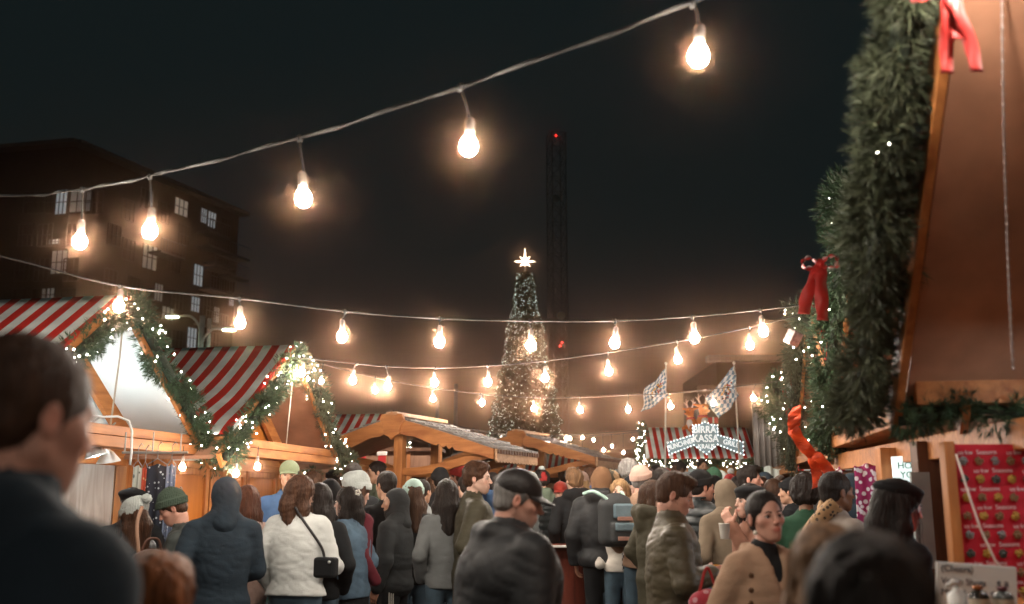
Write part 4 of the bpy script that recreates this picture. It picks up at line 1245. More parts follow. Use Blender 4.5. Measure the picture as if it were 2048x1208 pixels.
# ------------------------------------------------------------------ people
SKINM = mat('skin', (0.6, 0.4, 0.3), 0.5, 0.06, 30, 0.08, 220, attr=True, spec=0.35)
EYEW = mat('eye_white', (0.62, 0.60, 0.57), 0.25); IRIS = mat('iris', (0.03, 0.02, 0.015), 0.2)
TONE = {'pale': (0.62, 0.40, 0.31), 'rosy': (0.58, 0.31, 0.23), 'tan': (0.46, 0.26, 0.17), 'olive': (0.42, 0.25, 0.16), 'brown': (0.22, 0.11, 0.065), 'deep': (0.10, 0.05, 0.03)}
HAIRC = {'brown': (0.055, 0.026, 0.014), 'dark': (0.012, 0.009, 0.008), 'auburn': (0.085, 0.028, 0.014), 'blond': (0.36, 0.22, 0.11),
         'grey': (0.22, 0.21, 0.20), 'chestnut': (0.062, 0.027, 0.014), 'lightbrown': (0.20, 0.11, 0.055), 'ginger': (0.26, 0.09, 0.03)}
def hair_mat(c):
    return mat('hair_' + c, HAIRC[c], 0.55, 0.5, 40, 1.0, 150, stretch=(1, 1, .08), spec=0.25)
def cloth(name, c, rough=0.85, bump=0.25, bs=160, var=0.12, sheen=0.0, spec=0.2, sc_=9):
    return mat('cloth_' + name, c, rough, var, sc_, bump, bs, sheen=sheen, spec=spec)
NAVY = cloth('navy', (0.018, 0.030, 0.042)); BLK = cloth('black', (0.012, 0.014, 0.016)); CHAR = cloth('charcoal', (0.03, 0.034, 0.036))
SHELL = cloth('shell', (0.012, 0.014, 0.016), 0.58, 0.12, 40, .1, spec=.35)
PUFF = cloth('puffer', (0.016, 0.022, 0.024), 0.45, 0.15, 30, .1, spec=.4)
OLIVE = cloth('olive', (0.055, 0.050, 0.032), 0.6); WAXED = cloth('waxed', (0.085, 0.070, 0.042), 0.5, .2, 60, .2, spec=.35)
DENIM = cloth('denim', (0.10, 0.16, 0.22), 0.85, .35, 220, .25); PALED = cloth('pale_denim', (0.60, 0.62, 0.60), 0.85, .35, 200, .08)
CAMEL = cloth('camel', (0.42, 0.27, 0.18), 0.9, .3, 120, .08); BLUSH = cloth('blush', (0.55, 0.38, 0.32)); JEANS = cloth('jeans', (0.06, 0.095, 0.125), .85, .3, 220, .3)
GREENK = cloth('green_knit', (0.05, 0.075, 0.055), .95, .5, 90); CREAMK = cloth('cream_knit', (0.50, 0.54, 0.52), .95, .6, 70, .1)
BRNK = cloth('brown_knit', (0.16, 0.085, 0.045), .95, .5, 90); REDC = cloth('red_cap', (0.42, 0.05, 0.035), .7); CREAM = cloth('cream', (0.6, 0.56, 0.5), .9)
GREYW = cloth('grey_wool', (0.16, 0.17, 0.17), .95); PINKK = cloth('pink_knit', (0.5, 0.34, 0.28), .95); SAGE = cloth('sage', (0.14, 0.18, 0.13)); RED = cloth('red_cloth', (0.35, 0.03, 0.03))
BLUEJ = cloth('blue_cloth', (0.05, 0.10, 0.2)); GREENC = cloth('green_cloth', (0.02, 0.062, 0.035)); YELL = cloth('mustard', (0.55, 0.30, 0.03))

def hand_mesh(M, o, side, curl, res=0.0045, s=1.0, spread=0.12, thumb=0.5):
    """a hand: o wrist, M columns = (thumb side, finger direction, back of hand); returns V, Q"""
    M = np.array(M); o = np.array(o)
    F_ = Field(*(np.arange(-0.075, 0.075, res), np.arange(-0.03, 0.215, res), np.arange(-0.11, 0.05, res)))
    F_.cone((0, -.02, 0), (0, .02, 0), .024, .022, .01, sq=(.85, 1, 1.15))
    F_.box((0.0, .052, -.002), (.040, .045, .013), .012, .02)
    tx = side
    cu = curl if isinstance(curl, (list, tuple)) else [curl] * 4
    for i, (x, L, r) in enumerate(((.030, .072, .0092), (.010, .080, .0096), (-.011, .075, .0092), (-.031, .058, .0082))):
        p = np.array([x * tx, .092 - abs(i - 1) * .004, 0.0]); a = 0.0
        for j, q in enumerate((.45, .32, .25)):
            a += cu[i] * (.85, 1.05, .7)[j]
            d = np.array([spread * x * tx / .03 * math.cos(a), math.cos(a), -math.sin(a)]); e = p + d * L * q
            F_.cone(p, e, r * (1 - .09 * j), r * (.93 - .09 * j), .005); p = e
    p = np.array([.030 * tx, .018, -.004])
    for j, (dx, dy, dz, L) in enumerate(((.75, .62, -.35, .042), (.45, .8, -.35 - thumb * .5, .034), (.1, .85, -.3 - thumb, .027))):
        d = np.array([dx * tx, dy, dz]); d /= np.linalg.norm(d); e = p + d * L
        F_.cone(p, e, (.0155, .0115, .0105)[j], (.012, .0108, .0085)[j], .008); p = e
    V, Q = F_.mesh()
    if np.linalg.det(M) < 0: Q = Q[:, ::-1]
    return (V * s) @ M.T + o, Q

def hand_frame(d, back):
    d = np.array(d, float); d /= np.linalg.norm(d); b = np.array(back, float); b -= d * (b @ d); b /= np.linalg.norm(b) + 1e-9
    return np.stack([np.cross(d, b), d, b], 1)

HANDS = {}
ARM = {  # elbow, wrist for the right side (x > 0), metres at height 1.75
    'down': ((.255, -.03, 1.13), (.265, .05, .88)),
    'pocket': ((.275, -.09, 1.14), (.20, .09, .93)),
    'front': ((.235, .03, 1.13), (.12, .24, 1.06)),
    'high': ((.23, .10, 1.16), (.09, .26, 1.30)),
    'cup': ((.25, .0, 1.13), (.14, .27, 1.10)),
    'phone': ((.24, .16, 1.22), (.10, .24, 1.47)),
    'shelf': ((.24, .16, 1.16), (.20, .42, 1.14)),
}

def person(label, px, py, Y, face, tone='pale', hair='short', hc='brown', top=None, bottom=None, hat=None, hood=None, beard=None,
           head=(0, 0, 0), lean=0.0, arms=('pocket', 'pocket'), res=0.006, build=1.0, curl=.5, eyes=True, group='people in the market crowd', female=False,
           hem=.86, legs=True, cat='person', hoodm=None, hsc=1.0, name='person', xoff=0.0, glasses=False, legm=None, rootz=0.0):
    top = top or dict(m=BLK)
    bottom = bottom or JEANS
    hp = at(px, py, Y); z = hp.z - rootz
    s = z / 1.632
    Mz = Matrix.Rotation(R(face), 3, 'Z')
    hl = np.array([xoff, lean + .02, 1.632])                              # head centre in body frame
    off = Mz @ Vector((hl[0] * s, hl[1] * s, 0))
    root = empty(name, (hp.x - off.x, hp.y - off.y, rootz), R(face), label, cat, group)
    seed = int(px * 7 + py)
    b = build * (1.0 if female else 1.07)
    sw = (.165 if female else .188) * (build * .5 + .5)
    HM = rotm(*head)
    hs = hsc * 1.0
    def H_(p): return hl + HM @ (np.array(p) * hs)
    cres = max(.011, res * 1.7)
    # -------- skin
    g = Field(axis_pts(-.42, .42, .034, ((hl[0] - .1, hl[0] + .1, res),)), axis_pts(-.35, .58, .034, ((hl[1] - .13, hl[1] + .15, res),)),
              axis_pts(0, 1.80, .034, ((1.47, 1.78, res),)))
    he = lambda c, r, k=.02, op='add': g.ell(H_(c), np.array(r) * hs, k, op, HM)
    hcn = lambda a, b_, ra, rb, k=.02, op='add', sq=(1, 1, 1): g.cone(H_(a), H_(b_), ra * hs, rb * hs, k, op, sq)
    jw = .86 if female else 1.0
    he((0, -.012, .035), (.075, .095, .083), 0)
    he((0, .026, -.022), (.060 * jw, .066, .074), .03)
    he((0, .062, -.092), (.024 * jw, .025, .020), .03)
    he((0, .050, -.060), ((.036 if female else .040) * jw, .040, .035), .03)
    jz = .046 if female else .050
    for sx in (-1, 1): hcn((sx * jz * jw, -.002, -.048), (sx * (.012 if female else .02), .055, -.094), .015 if not female else .012, .012 if not female else .010, .025)
    for sx in (-1, 1):
        he((sx * .040, .055, -.014), (.022, .022, .020), .025)
        he((sx * .078, -.008, -.004), (.008, .017, .030), .006)
        he((sx * .086, -.004, .0), (.006, .009, .017), .004, 'sub')
    if not female: hcn((-.034, .080, .026), (.034, .080, .026), .009, .009, .018)
    for sx in (-1, 1): he((sx * .030, .100, .004), (.019, .017, .012), .012, 'sub')
    for sx in (-1, 1):
        hcn((sx * .016, .083, .010), (sx * .030, .0865, .0135), .0026, .0034, .006); hcn((sx * .030, .0865, .0135), (sx * .044, .077, .009), .0034, .0026, .006)
        hcn((sx * .017, .081, -.006), (sx * .041, .076, -.006), .0026, .0026, .006)
    nf = .82 if female else 1.0
    hcn((0, .088, .014), (0, .110 - (.003 if female else 0), -.024), .0070 * nf, .0115 * nf, .010)
    for sx in (-1, 1): he((sx * .011 * nf, .103, -.029), (.008 * nf, .010, .0075 * nf), .006)
    he((0, .0905, -.0535), (.022, .0085, .0048), .006); he((0, .0895, -.0630), (.018, .0095, .0058), .006)
    hcn((-.019, .1025, -.0582), (.019, .1025, -.0582), .0028, .0028, .003, 'sub')
    nb = np.array([xoff * .7, lean * .75 - .02, 1.447])
    g.cone(H_((0, -.028, -.075)), nb, .052 * (.88 if female else 1) * build ** .3, .060 * build ** .3, .025)
    pel = np.array([0, 0, .93]); ch = np.array([xoff * .5, lean * .55, 1.285])
    g.ell(ch, (.15 * b, .10 * b, .20), .04); g.ell((pel + ch) / 2, (.13 * b, .10 * b, .17), .05); g.ell(pel, (.145 * b, .105 * b, .12), .05)
    J = []
    for sx, pose in ((-1, arms[0]), (1, arms[1])):
        e, w = ARM[pose] if isinstance(pose, str) else pose
        sh = np.array([sx * (sw - .006) + xoff * .6, lean * .62, 1.398])
        e = np.array([sx * e[0] * (sw / .188) + xoff * .4, e[1] + lean * .6, e[2]]); w = np.array([sx * w[0] + xoff * .3, w[1] + lean * .7, w[2]])
        J.append((sh, e, w, sx, pose))
        g.chain((sh, e, w), (.045, .038, .026), .03)
    ank = []
    for sx in (-1, 1):
        hp_, kn, an = (sx * .085, 0, .9), (sx * .10, .02, .49), (sx * .105, -.02, .08)
        g.chain((hp_, kn, an), (.08 * b, .05, .036), .03); g.cone((sx * .105, -.03, .045), (sx * .115, .13, .03), .035, .028, .03)
    V, Q = g.mesh()
    # colours
    base = np.array(TONE[tone]); cl = np.tile(base, (len(V), 1)).astype(np.float32)
    L_ = ((V - hl) @ HM) / hs
    def blob(c, r): return np.exp(-(((L_ - np.array(c)) / np.array(r)) ** 2).sum(1))[:, None]
    lipc = base * np.array((.78, .45, .45)) if female else base * np.array((.82, .62, .60))
    w_ = np.clip(blob((0, .103, -.0585), (.024, .02, .010)) * 1.5, 0, 1); cl = cl * (1 - w_) + lipc * w_
    for sx in (-1, 1):
        w_ = blob((sx * .042, .07, -.022), (.02, .03, .02)) * .45; cl = cl * (1 - w_) + base * np.array((1.02, .66, .62)) * w_
        w_ = blob((sx * .030, .088, .001), (.016, .02, .009)) * .6; cl = cl * (1 - w_) + base * np.array((.48, .42, .42)) * w_
        w_ = blob((sx * .083, 0, 0), (.01, .03, .03)) * .5; cl = cl * (1 - w_) + base * np.array((1.0, .6, .55)) * w_
    w_ = blob((0, .115, -.026), (.016, .02, .014)) * .5; cl = cl * (1 - w_) + base * np.array((1.0, .62, .58)) * w_
    hcol = np.array(HAIRC[hc])
    if beard == 'stubble':
        w_ = np.clip(blob((0, .05, -.085), (.06, .07, .04)) * 1.2, 0, 1) * .5 * (1 - np.clip(blob((0, .103, -.0585), (.02, .02, .009)) * 1.5, 0, 1)); cl = cl * (1 - w_) + hcol * w_
    if beard == 'stubble' or not hair:
        pass
    meshes = [(V, Q, cl)]
    if res < .0085:
        for sh, e, w, sx, pose in J:
            if pose in ('down', 'cup', 'front', 'phone', 'high', 'shelf') or not isinstance(pose, str):
                d = (w - e) / np.linalg.norm(w - e)
                if pose == 'down': M_ = hand_frame(d + np.array((0, .1, 0)), (sx, 0, 0)); cc = .38
                elif pose in ('cup', 'high'): M_ = hand_frame(d + np.array((-.3 * sx, .3, .1)), (sx * .9, 0.2, .25)); cc = curl if pose == 'cup' else .9
                elif pose == 'phone': M_ = hand_frame(d, (sx * .2, .9, .2)); cc = .75
                else: M_ = hand_frame(d, (sx * .8 if not isinstance(pose, str) else sx * .4, .1, .3 if not isinstance(pose, str) else .9)); cc = .55 if isinstance(pose, str) else curl
                HANDS[(root.name, sx)] = (w * s, M_, s)
                sd = 1 if (M_[:, 0] @ np.array([0, 0.4, 1.0])) > 0 else -1
                hv, hq = hand_mesh(M_, w, sd, cc)
                meshes.append((hv, hq, np.tile(base * np.array((1.0, .86, .84)), (len(hv), 1))))
    n = 0; VV, QQ, CC = [], [], []
    for v, q, c in meshes:
        VV.append(v); QQ.append(q + n); CC.append(c); n += len(v)
    me = np_mesh('body', np.concatenate(VV) * s, np.concatenate(QQ), True, np.concatenate(CC))
    link('body', me, SKINM, root)
    P = lambda p: Vector(H_(p)) * s
    Mh = Matrix(HM.tolist())
    if eyes and res < .0085:
        for sx in (-1, 1):
            m = MB(); m.sphere((0, 0, 0), .0118 * s * hs, 12)
            o = m.build('eye', EYEW, root, True); o.location = P((sx * .030, .0735, .003))
            m = MB()
            m.lathe([(.0001, .0122 * s * hs), (.0056 * s * hs, .0108 * s * hs), (.0062 * s * hs, .0095 * s * hs)], n=10, rot=Matrix.Rotation(-math.pi / 2, 3, 'X'))
            m.build('iris', IRIS, o, True)
            o.rotation_euler = Mh.to_euler()
            m = MB()
            m.tube([P((sx * .013, .0915, .021)), P((sx * .027, .0925, .0262)), P((sx * .045, .080, .022))], [.0028 * s, .0036 * s, .0016 * s], 5)
            m.build('eyebrow', hair_mat(hc if hc not in ('blond', 'grey') else 'lightbrown'), root, True)
            if female:
                m = MB()
                m.tube([P((sx * .018, .0885, .0075)), P((sx * .030, .0915, .0115)), P((sx * .044, .083, .0065))], [.0010 * s, .0019 * s, .0012 * s], 4)
                m.build('eyelash', IRIS, root, True)
    if glasses:
        m = MB()
        for sx in (-1, 1):
            m.tube([P((sx * (.030 + .024 * math.cos(a * math.pi / 6)), .103 - .006 * abs(math.cos(a * math.pi / 6)), .002 + .018 * math.sin(a * math.pi / 6))) for a in range(13)], .0018 * s, 5)
            m.tube([P((sx * .054, .095, .008)), P((sx * .078, .05, .008)), P((sx * .080, -.01, .004))], .0016 * s, 5)
        m.tube([P((-.007, .106, .006)), P((.007, .106, .006))], .0016 * s, 5)
        m.build('eyeglasses', BLACK, root, True)
    # -------- clothes: jacket
    m_ = top.get('m', BLK); th = top.get('thick', .012); puff = top.get('puff', 0); fit = top.get('fit', 1.0)
    lo_z = top.get('hem', hem)
    xr = .40 + .05 * b
    G = Field(np.arange(-xr, xr, cres), np.arange(-.32, .62 if any(p in ('shelf',) for p in arms) else .46, cres), np.arange(lo_z - .04, 1.62, cres))
    t = th
    G.ell(ch, (.175 * b + t, .118 * b + t, .21 + t), 0)
    G.ell((pel + ch) / 2, (.150 * b * fit + t, .122 * b * fit + t, .20), .07)
    G.ell(pel + np.array([0, 0, -.02]), (.168 * b * fit + t, .128 * b * fit + t, .15), .06)
    if lo_z < .80: G.cone((0, 0, .9), (0, 0, lo_z - .1), .17 * b * fit, .19 * b * fit, .06, sq=(1, 1.25, 1))
    for sh, e, w, sx, pose in J:
        G.cone(nb + np.array([0, -.01, .0]), sh + np.array([-sx * .03, 0, .004]), .058 + t * .5, .050 + t, .04)
        G.chain((sh, e), (.055 * b ** .5 + t, .050 + t), .03)
        wc = w + (w - e) / np.linalg.norm(w - e) * -.015
        G.chain((e, wc), (.052 + t, .038 + t), .02)
    cr = top.get('collar', .03)
    if cr > 0: G.cone(nb + np.array([0, .006, -.02]), nb + np.array([0, .012, cr + .02]), .078 + t * .4, .070 + t * .5, .03)
    if hood == 'down' or top.get('bulk_collar'):
        bk = top.get('bulk_collar', .034)
        G.chain([nb + np.array([x, y, zz]) for x, y, zz in ((-.085, .06, .0), (-.10, -.03, .045), (-.05, -.095, .05), (.05, -.095, .05), (.10, -.03, .045), (.085, .06, .0))], [bk * .8, bk, bk * 1.25, bk * 1.25, bk, bk * .8], .03)
        G.ell(nb + np.array([0, -.11, -.03]), (.085, .04, .085), .05)
    if hood == 'up':
        for sx in (-1, 1): G.cone(nb + np.array([sx * .03, -.03, .05]), (sx * (sw - .05), lean * .6 - .01, 1.40), .075, .06, .05)
    amp = top.get('fold', .007) * .42
    def disp(D, X, Y_, Z):
        w1 = wav(X, Y_, Z * 1.6, 24, seed); w2 = wav(X * .8, Y_ * .8, Z, 60, seed + 3)
        cz = (1 - np.abs(wav(X * .9 + Z * .3, Y_ * .9, Z * 1.9, 30, seed + 5, 3))) ** 5
        c3 = (1 - np.abs(wav(X * .7, Y_ * .7 - Z * .5, Z * 1.3, 52, seed + 8, 3))) ** 6
        D = D - amp * w1 - amp * .3 * w2 + amp * 1.5 * cz + amp * .8 * c3
        if puff: D = D - .011 + .020 * (1 - np.abs(np.sin(math.pi * (Z + .01 * np.sin(6 * X)) / puff)) ** .6)
        return np.maximum(D, lo_z + .012 * np.sin(7 * X + seed) - Z)
    G.full(disp)
    G.cone(nb + np.array([0, .035, .03 + cr]), nb + np.array([0, .05, .25]), .050, .10, .01, 'sub')
    G.cone(nb + np.array([0, .010, .0]), nb + np.array([0, .02, .20]), .060, .066, .008, 'sub')
    if top.get('open'):
        G.cone((xoff * .5, lean * .6 + .16 * b, 1.40), (0, .17 * b, lo_z), .022, .03, .01, 'sub')
        G.cone(nb + np.array([0, .09, .03]), ch + np.array([0, .14, .02]), .05, .012, .01, 'sub')
    V, Q = G.mesh()
    jk = link(top.get('name', 'jacket'), np_mesh('jacket', V * s, Q), m_, root)
    if top.get('open') or top.get('inner'):
        G2 = Field(np.arange(-.2, .2, cres), np.arange(-.16, .26, cres), np.arange(lo_z + .02, 1.60, cres))
        G2.ell(ch, (.155 * b, .112 * b, .20), 0); G2.ell((pel + ch) / 2, (.135 * b, .112 * b, .2), .06)
        G2.cone(nb, nb + np.array([0, .004, .035]), .070, .066, .03)
        V, Q = G2.mesh()
        link('shirt', np_mesh('shirt', V * s, Q), top.get('inner', BLK), root)
    # -------- trousers and shoes
    if legs:
        c2 = max(cres, .016)
        T = Field(np.arange(-.25, .25, c2), np.arange(-.22, .26, c2), np.arange(.02, 1.0, c2))
        T.ell((0, 0, .93), (.155 * b, .115 * b, .12), 0)
        if bottom == 'skirt': T.cone((0, 0, .92), (0, 0, .55), .14 * b, .19, .05)
        for sx in (-1, 1):
            T.chain([(sx * .085, 0, .88), (sx * .10, .02, .49), (sx * .105, -.02, .07)], [.092 * b, .068, .056], .03)
        T.full(lambda D, X, Y_, Z: np.maximum(D - .006 * wav(X, Y_, Z, 30, seed + 9), .06 - Z))
        V, Q = T.mesh()
        link('skirt' if bottom == 'skirt' else 'trousers', np_mesh('trousers', V * s, Q), legm or (BLK if bottom == 'skirt' else bottom), root)
        for sx in (-1, 1):
            S_ = Field(np.arange(-.06, .06, .012), np.arange(-.12, .2, .012), np.arange(-.01, .14, .012))
            S_.cone((0, -.05, .05), (0, .12, .035), .045, .038, .0); S_.cone((0, -.04, .05), (0, -.04, .11), .045, .045, .03)
            S_.full(lambda D, X, Y_, Z: np.maximum(D, .003 - Z))
            V, Q = S_.mesh(); V[:, 0] += sx * .11; V[:, 1] += .01
            link('shoe', np_mesh('shoe', V * s, Q), BLK, root)
    # -------- hair
    hm = hair_mat(hc); hres = max(res, .0055)
    long_ = hair in ('long', 'longer', 'loose')
    if hair and hood != 'up' or (hood == 'up' and long_):
        zlo = {'long': 1.22, 'longer': 1.12, 'loose': 1.2, 'bob': 1.46, 'beehive': 1.4}.get(hair, 1.47)
        K = Field(np.arange(hl[0] - .19, hl[0] + .19, hres), np.arange(hl[1] - .23, hl[1] + .17, hres), np.arange(zlo - .02, 1.86, hres))
        ke = lambda c, r, k=.02, op='add': K.ell(H_(c), np.array(r) * hs, k, op, HM)
        kc = lambda a, b_, ra, rb, k=.02, op='add': K.cone(H_(a), H_(b_), ra * hs, rb * hs, k, op)
        vol = {'short': .011, 'buzz': .003, 'quiff': .012, 'messy': .014, 'bun': .007, 'long': .014, 'longer': .015, 'loose': .024, 'bob': .02, 'thin': .005, 'curly': .045}.get(hair, .012)
        sv = .006 if hair in ('short', 'quiff', 'buzz', 'thin', 'bun') else vol
        ke((0, -.016, .040), (.076 + sv, .097 + min(vol, .010), .084 + vol), 0)
        if hair in ('short', 'quiff', 'messy', 'buzz', 'thin', 'curly'):
            ke((0, -.052, -.022), (.064 + sv * .6, .050 + sv * .5, .050), .02)
            for sx in (-1, 1): kc((sx * .070, .018, .03), (sx * .070, .016, -.014), .012, .007, .012)
        if hair == 'quiff': ke((0, .052, .100), (.056, .046, .026), .025); ke((.01, .02, .108), (.055, .07, .022), .03)
        if hair == 'messy': ke((.015, .04, .095), (.066, .055, .036), .03); ke((0, -.06, .03), (.072, .05, .07), .03); ke((-.03, -.02, .11), (.05, .06, .028), .03)
        if hair == 'bun': ke((0, -.06, -.02), (.06, .05, .05), .02); ke((0, -.125, .03), (.038, .036, .036), .012)
        if long_ or hair == 'bob':
            bt = {'long': -.30, 'longer': -.42, 'loose': -.30, 'bob': -.10}[hair]
            for sx in (-1, 1):
                kc((sx * .062, -.01, .03), (sx * .082, -.015, -.10 if bt < -.2 else bt), .034, .036, .03)
                if bt < -.2:
                    a0 = H_((sx * .082, -.015, -.10)); a1 = np.array([hl[0] + sx * .10, hl[1] - .06, hl[2] + bt])
                    K.cone(a0, a1, .036, .026, .03)
                    K.cone(a0, np.array([hl[0] + sx * .05, hl[1] - .10, hl[2] + bt * .95]), .045, .035, .03)
            kc((0, -.07, .02), (0, -.085, -.10 if bt < -.2 else bt), .07, .065, .03)
            if bt < -.2: K.cone(H_((0, -.085, -.10)), np.array([hl[0], hl[1] - .115, hl[2] + bt]), .07, .05, .03)
        # face opening
        fo = .0 if hair in ('long', 'loose', 'longer', 'bob') else .012
        ke((0, .130, -.035 + (.012 if hair == 'bun' else 0)), (.072 + fo, .085, .128), .012, 'sub')
        if hair in ('short', 'quiff', 'buzz', 'thin', 'messy', 'bun', 'curly'):
            for sx in (-1, 1): ke((sx * .085, .052, -.05), (.03, .05, .062), .01, 'sub'); ke((sx * .088, -.006, -.012), (.02, .018, .03), .006, 'sub')
            ke((0, .06, -.12), (.12, .10, .08), .01, 'sub')
        if hair == 'thin': ke((0, .06, .10), (.06, .07, .05), .01, 'sub')
        def strands(D, X, Y_, Z):
            ax = (X - hl[0]); ay = (Y_ - hl[1] + .01); an = np.arctan2(ax, -ay)
            q = np.sin(an * 26 + 3 * np.sin(Z * 18 + 5 * np.sin(an * 3)) + seed) * .5 + np.sin(an * 47 + 2 * np.sin(Z * 29) + 1.7) * .5
            a_ = {'messy': .006, 'curly': .010, 'buzz': .0008, 'thin': .001, 'bun': .0012, 'short': .003}.get(hair, .0045)
            extra = wav(X, Y_, Z, 110, seed + 1) * (.006 if hair in ('curly', 'messy', 'loose') else .002)
            return D - a_ * .6 * q - extra - a_ * .7 * wav(X, Y_, Z * .25, 150, seed)
        K.full(strands)
        V, Q = K.mesh()
        if len(V):
            link('hair', np_mesh('hair', V * s, Q), hm, root)
            if res <= .006 and not hat:
                m = MB(); r_ = random.Random(seed + 1); Vh = V[::max(1, len(V) // 900)]
                for _ in range(190):
                    p = Vh[r_.randrange(len(Vh))]; o_ = p - hl; o_ = o_ / (np.linalg.norm(o_) + 1e-6)
                    if o_[2] < -.75: continue
                    d1_ = o_ * .5 + np.array([r_.uniform(-.4, .4), r_.uniform(-.4, .4), -.55 + .5 * max(0, o_[2])]); L_ = r_.uniform(.012, .032)
                    m.tube([Vector(p - o_ * .004) * s, Vector(p + d1_ * L_ * .5) * s, Vector(p + (d1_ + np.array([0, 0, -.4])) * L_) * s], [.0011 * s, .0008 * s, .0004 * s], 3)
                m.build('stray_hairs', hm, root, True)['kind'] = 'stuff'
            if long_ and res <= .006:      # flyaway locks
                m = MB(); r_ = random.Random(seed)
                for _ in range(70):
                    a = r_.uniform(-1, 1) * 2.3; rr = .088 + r_.uniform(0, .012)
                    p0 = H_((rr * math.sin(a), -.015 - rr * math.cos(a), .04 + r_.uniform(-.05, .05)))
                    ln = r_.uniform(.16, .34); pts = [p0]
                    for q in range(1, 6):
                        f = q / 5
                        pts.append(p0 + np.array([math.sin(a) * .035 * f + r_.uniform(-.006, .006), -math.cos(a) * .035 * f - .02 * f + r_.uniform(-.006, .006), -ln * f]))
                    m.tube([Vector(p) * s for p in pts], [.0022 * s * (1 - .15 * q) for q in range(6)], 3)
                m.build('loose_locks', hm, root, True)['kind'] = 'stuff'
    if beard == 'full':
        B = Field(*(np.arange(hl[i] - .13, hl[i] + .14, max(res, .005)) for i in range(3)))
        be = lambda c, r, k=.01, op='add': B.ell(H_(c), np.array(r) * hs, k, op, HM)
        be((0, .045, -.082), (.056, .052, .048), 0); be((0, .06, -.11), (.035, .035, .03), .02); be((0, .092, -.043), (.032, .014, .008), .008)
        for sx in (-1, 1): B.cone(H_((sx * .066, .02, .0)), H_((sx * .05, .04, -.07)), .010, .018, .02)
        be((0, .109, -.058), (.022, .016, .008), .004, 'sub')
        B.full(lambda D, X, Y_, Z: D - .002 * wav(X, Y_, Z, 200, seed))
        V, Q = B.mesh(); link('beard', np_mesh('beard', V * s, Q), hm, root)
    # -------- hood
    if hood == 'up':
        h_m = hoodm or m_
        U = Field(np.arange(hl[0] - .2, hl[0] + .2, max(res, .007)), np.arange(hl[1] - .24, hl[1] + .2, max(res, .007)), np.arange(1.34, 1.86, max(res, .007)))
        U.ell(H_((0, -.03, .030)), (.090, .112, .106), 0, 'add', HM)
        U.cone(H_((0, -.045, -.02)), nb + np.array([0, -.03, .0]), .088, .100, .05)
        U.cone(H_((0, .01, -.11)), nb + np.array([0, .03, .0]), .075, .09, .04)
        U.full(lambda D, X, Y_, Z: D - .005 * wav(X, Y_, Z, 36, seed + 2) - .003 * np.abs(wav(X, Y_, Z, 70, seed + 4)))
        U.ell(H_((0, .125, -.015)), (.070, .105, .105), .012, 'sub', HM)
        U.cone(H_((0, .03, .0)), nb + np.array([0, .0, .0]), .076, .06, .006, 'sub')
        V, Q = U.mesh(); link('hood', np_mesh('hood', V * s, Q), h_m, root)
    # -------- hats
    if hat:
        kind, hm_ = hat[0], hat[1]
        opt = hat[2] if len(hat) > 2 else {}
        r_ = max(res, .0055)
        A = Field(np.arange(hl[0] - .2, hl[0] + .2, r_), np.arange(hl[1] - .22, hl[1] + .24, r_), np.arange(1.58, 1.93, r_) if hs == 1 else np.arange(1.5, 1.93, r_))
        ae = lambda c, r, k=.01, op='add': A.ell(H_(c), np.array(r) * hs, k, op, HM)
        def below(z0, tilt=0.0, op='and'):
            n_ = HM @ np.array([0, tilt, 1.0]); p0 = H_((0, 0, z0))
            def f(D, X, Y_, Z): return np.maximum(D, -((X - p0[0]) * n_[0] + (Y_ - p0[1]) * n_[1] + (Z - p0[2]) * n_[2]))
            A.full(f)
        if kind == 'beanie':
            ae((0, -.018, .05), (.090, .110, opt.get('h', .100)), 0)
            if opt.get('slouch'): ae((0, -.095, .075), (.078, .075, .065), .05)
            rib = opt.get('rib', .0022)
            def f(D, X, Y_, Z):
                an = np.arctan2(X - hl[0], -(Y_ - hl[1])); return D - rib * np.sin(an * 40) - .003 * wav(X, Y_, Z, 50, seed)
            A.full(f); below(.026 + opt.get('lift', 0), -.25)
            c0 = H_((0, -.012, .046 + opt.get('lift', 0)))
            n_ = HM @ np.array([0, -.25, 1.0]); n_ /= np.linalg.norm(n_)
            if opt.get('fold', 1):
                def fold(X, Y_, Z):
                    x, y, z_ = X - c0[0], Y_ - c0[1], Z - c0[2]
                    h_ = x * n_[0] + y * n_[1] + z_ * n_[2]
                    rad = np.sqrt((x / .097) ** 2 + (y / .116) ** 2 + (z_ / .2) ** 2)
                    an = np.arctan2(x, -y)
                    return np.maximum((rad - 1) * .095 - .002 - .002 * np.sin(an * 40), np.abs(h_) - .026)
                A.put(fold, c0 - .13, c0 + .13, .01)
        elif kind == 'cap':
            ae((0, -.012, .052), (.086, .106, .086), 0); below(.030, -.05)
            # visor: a thin curved tongue
            p0 = H_((0, .0, 0))
            MI = HM.T
            def visor(X, Y_, Z):
                x, y, z_ = X - p0[0], Y_ - p0[1], Z - p0[2]
                lx = MI[0][0] * x + MI[0][1] * y + MI[0][2] * z_; ly = MI[1][0] * x + MI[1][1] * y + MI[1][2] * z_; lz = MI[2][0] * x + MI[2][1] * y + MI[2][2] * z_
                sheet = np.abs(lz - (.040 - (ly - .08) * .22 - lx ** 2 * 4.0)) - .0045
                out = (np.sqrt((lx / .078) ** 2 + ((ly - .075) / .092) ** 2) - 1) * .075
                return np.maximum(sheet, out)
            A.put(visor, p0 - np.array([.1, .2, .1]), p0 + np.array([.1, .2, .12]), .004)
        elif kind == 'beret':
            ae((0, -.02, .082), (.108, .122, .042), 0); ae((0, -.012, .05), (.088, .106, .06), .02); below(.02, .1)
        elif kind == 'flat':
            ae((0, -.01, .075), (.10, .13, .045), 0); below(.035, .0)
            ae((0, .10, .045), (.07, .05, .008), .01)
        V, Q = A.mesh()
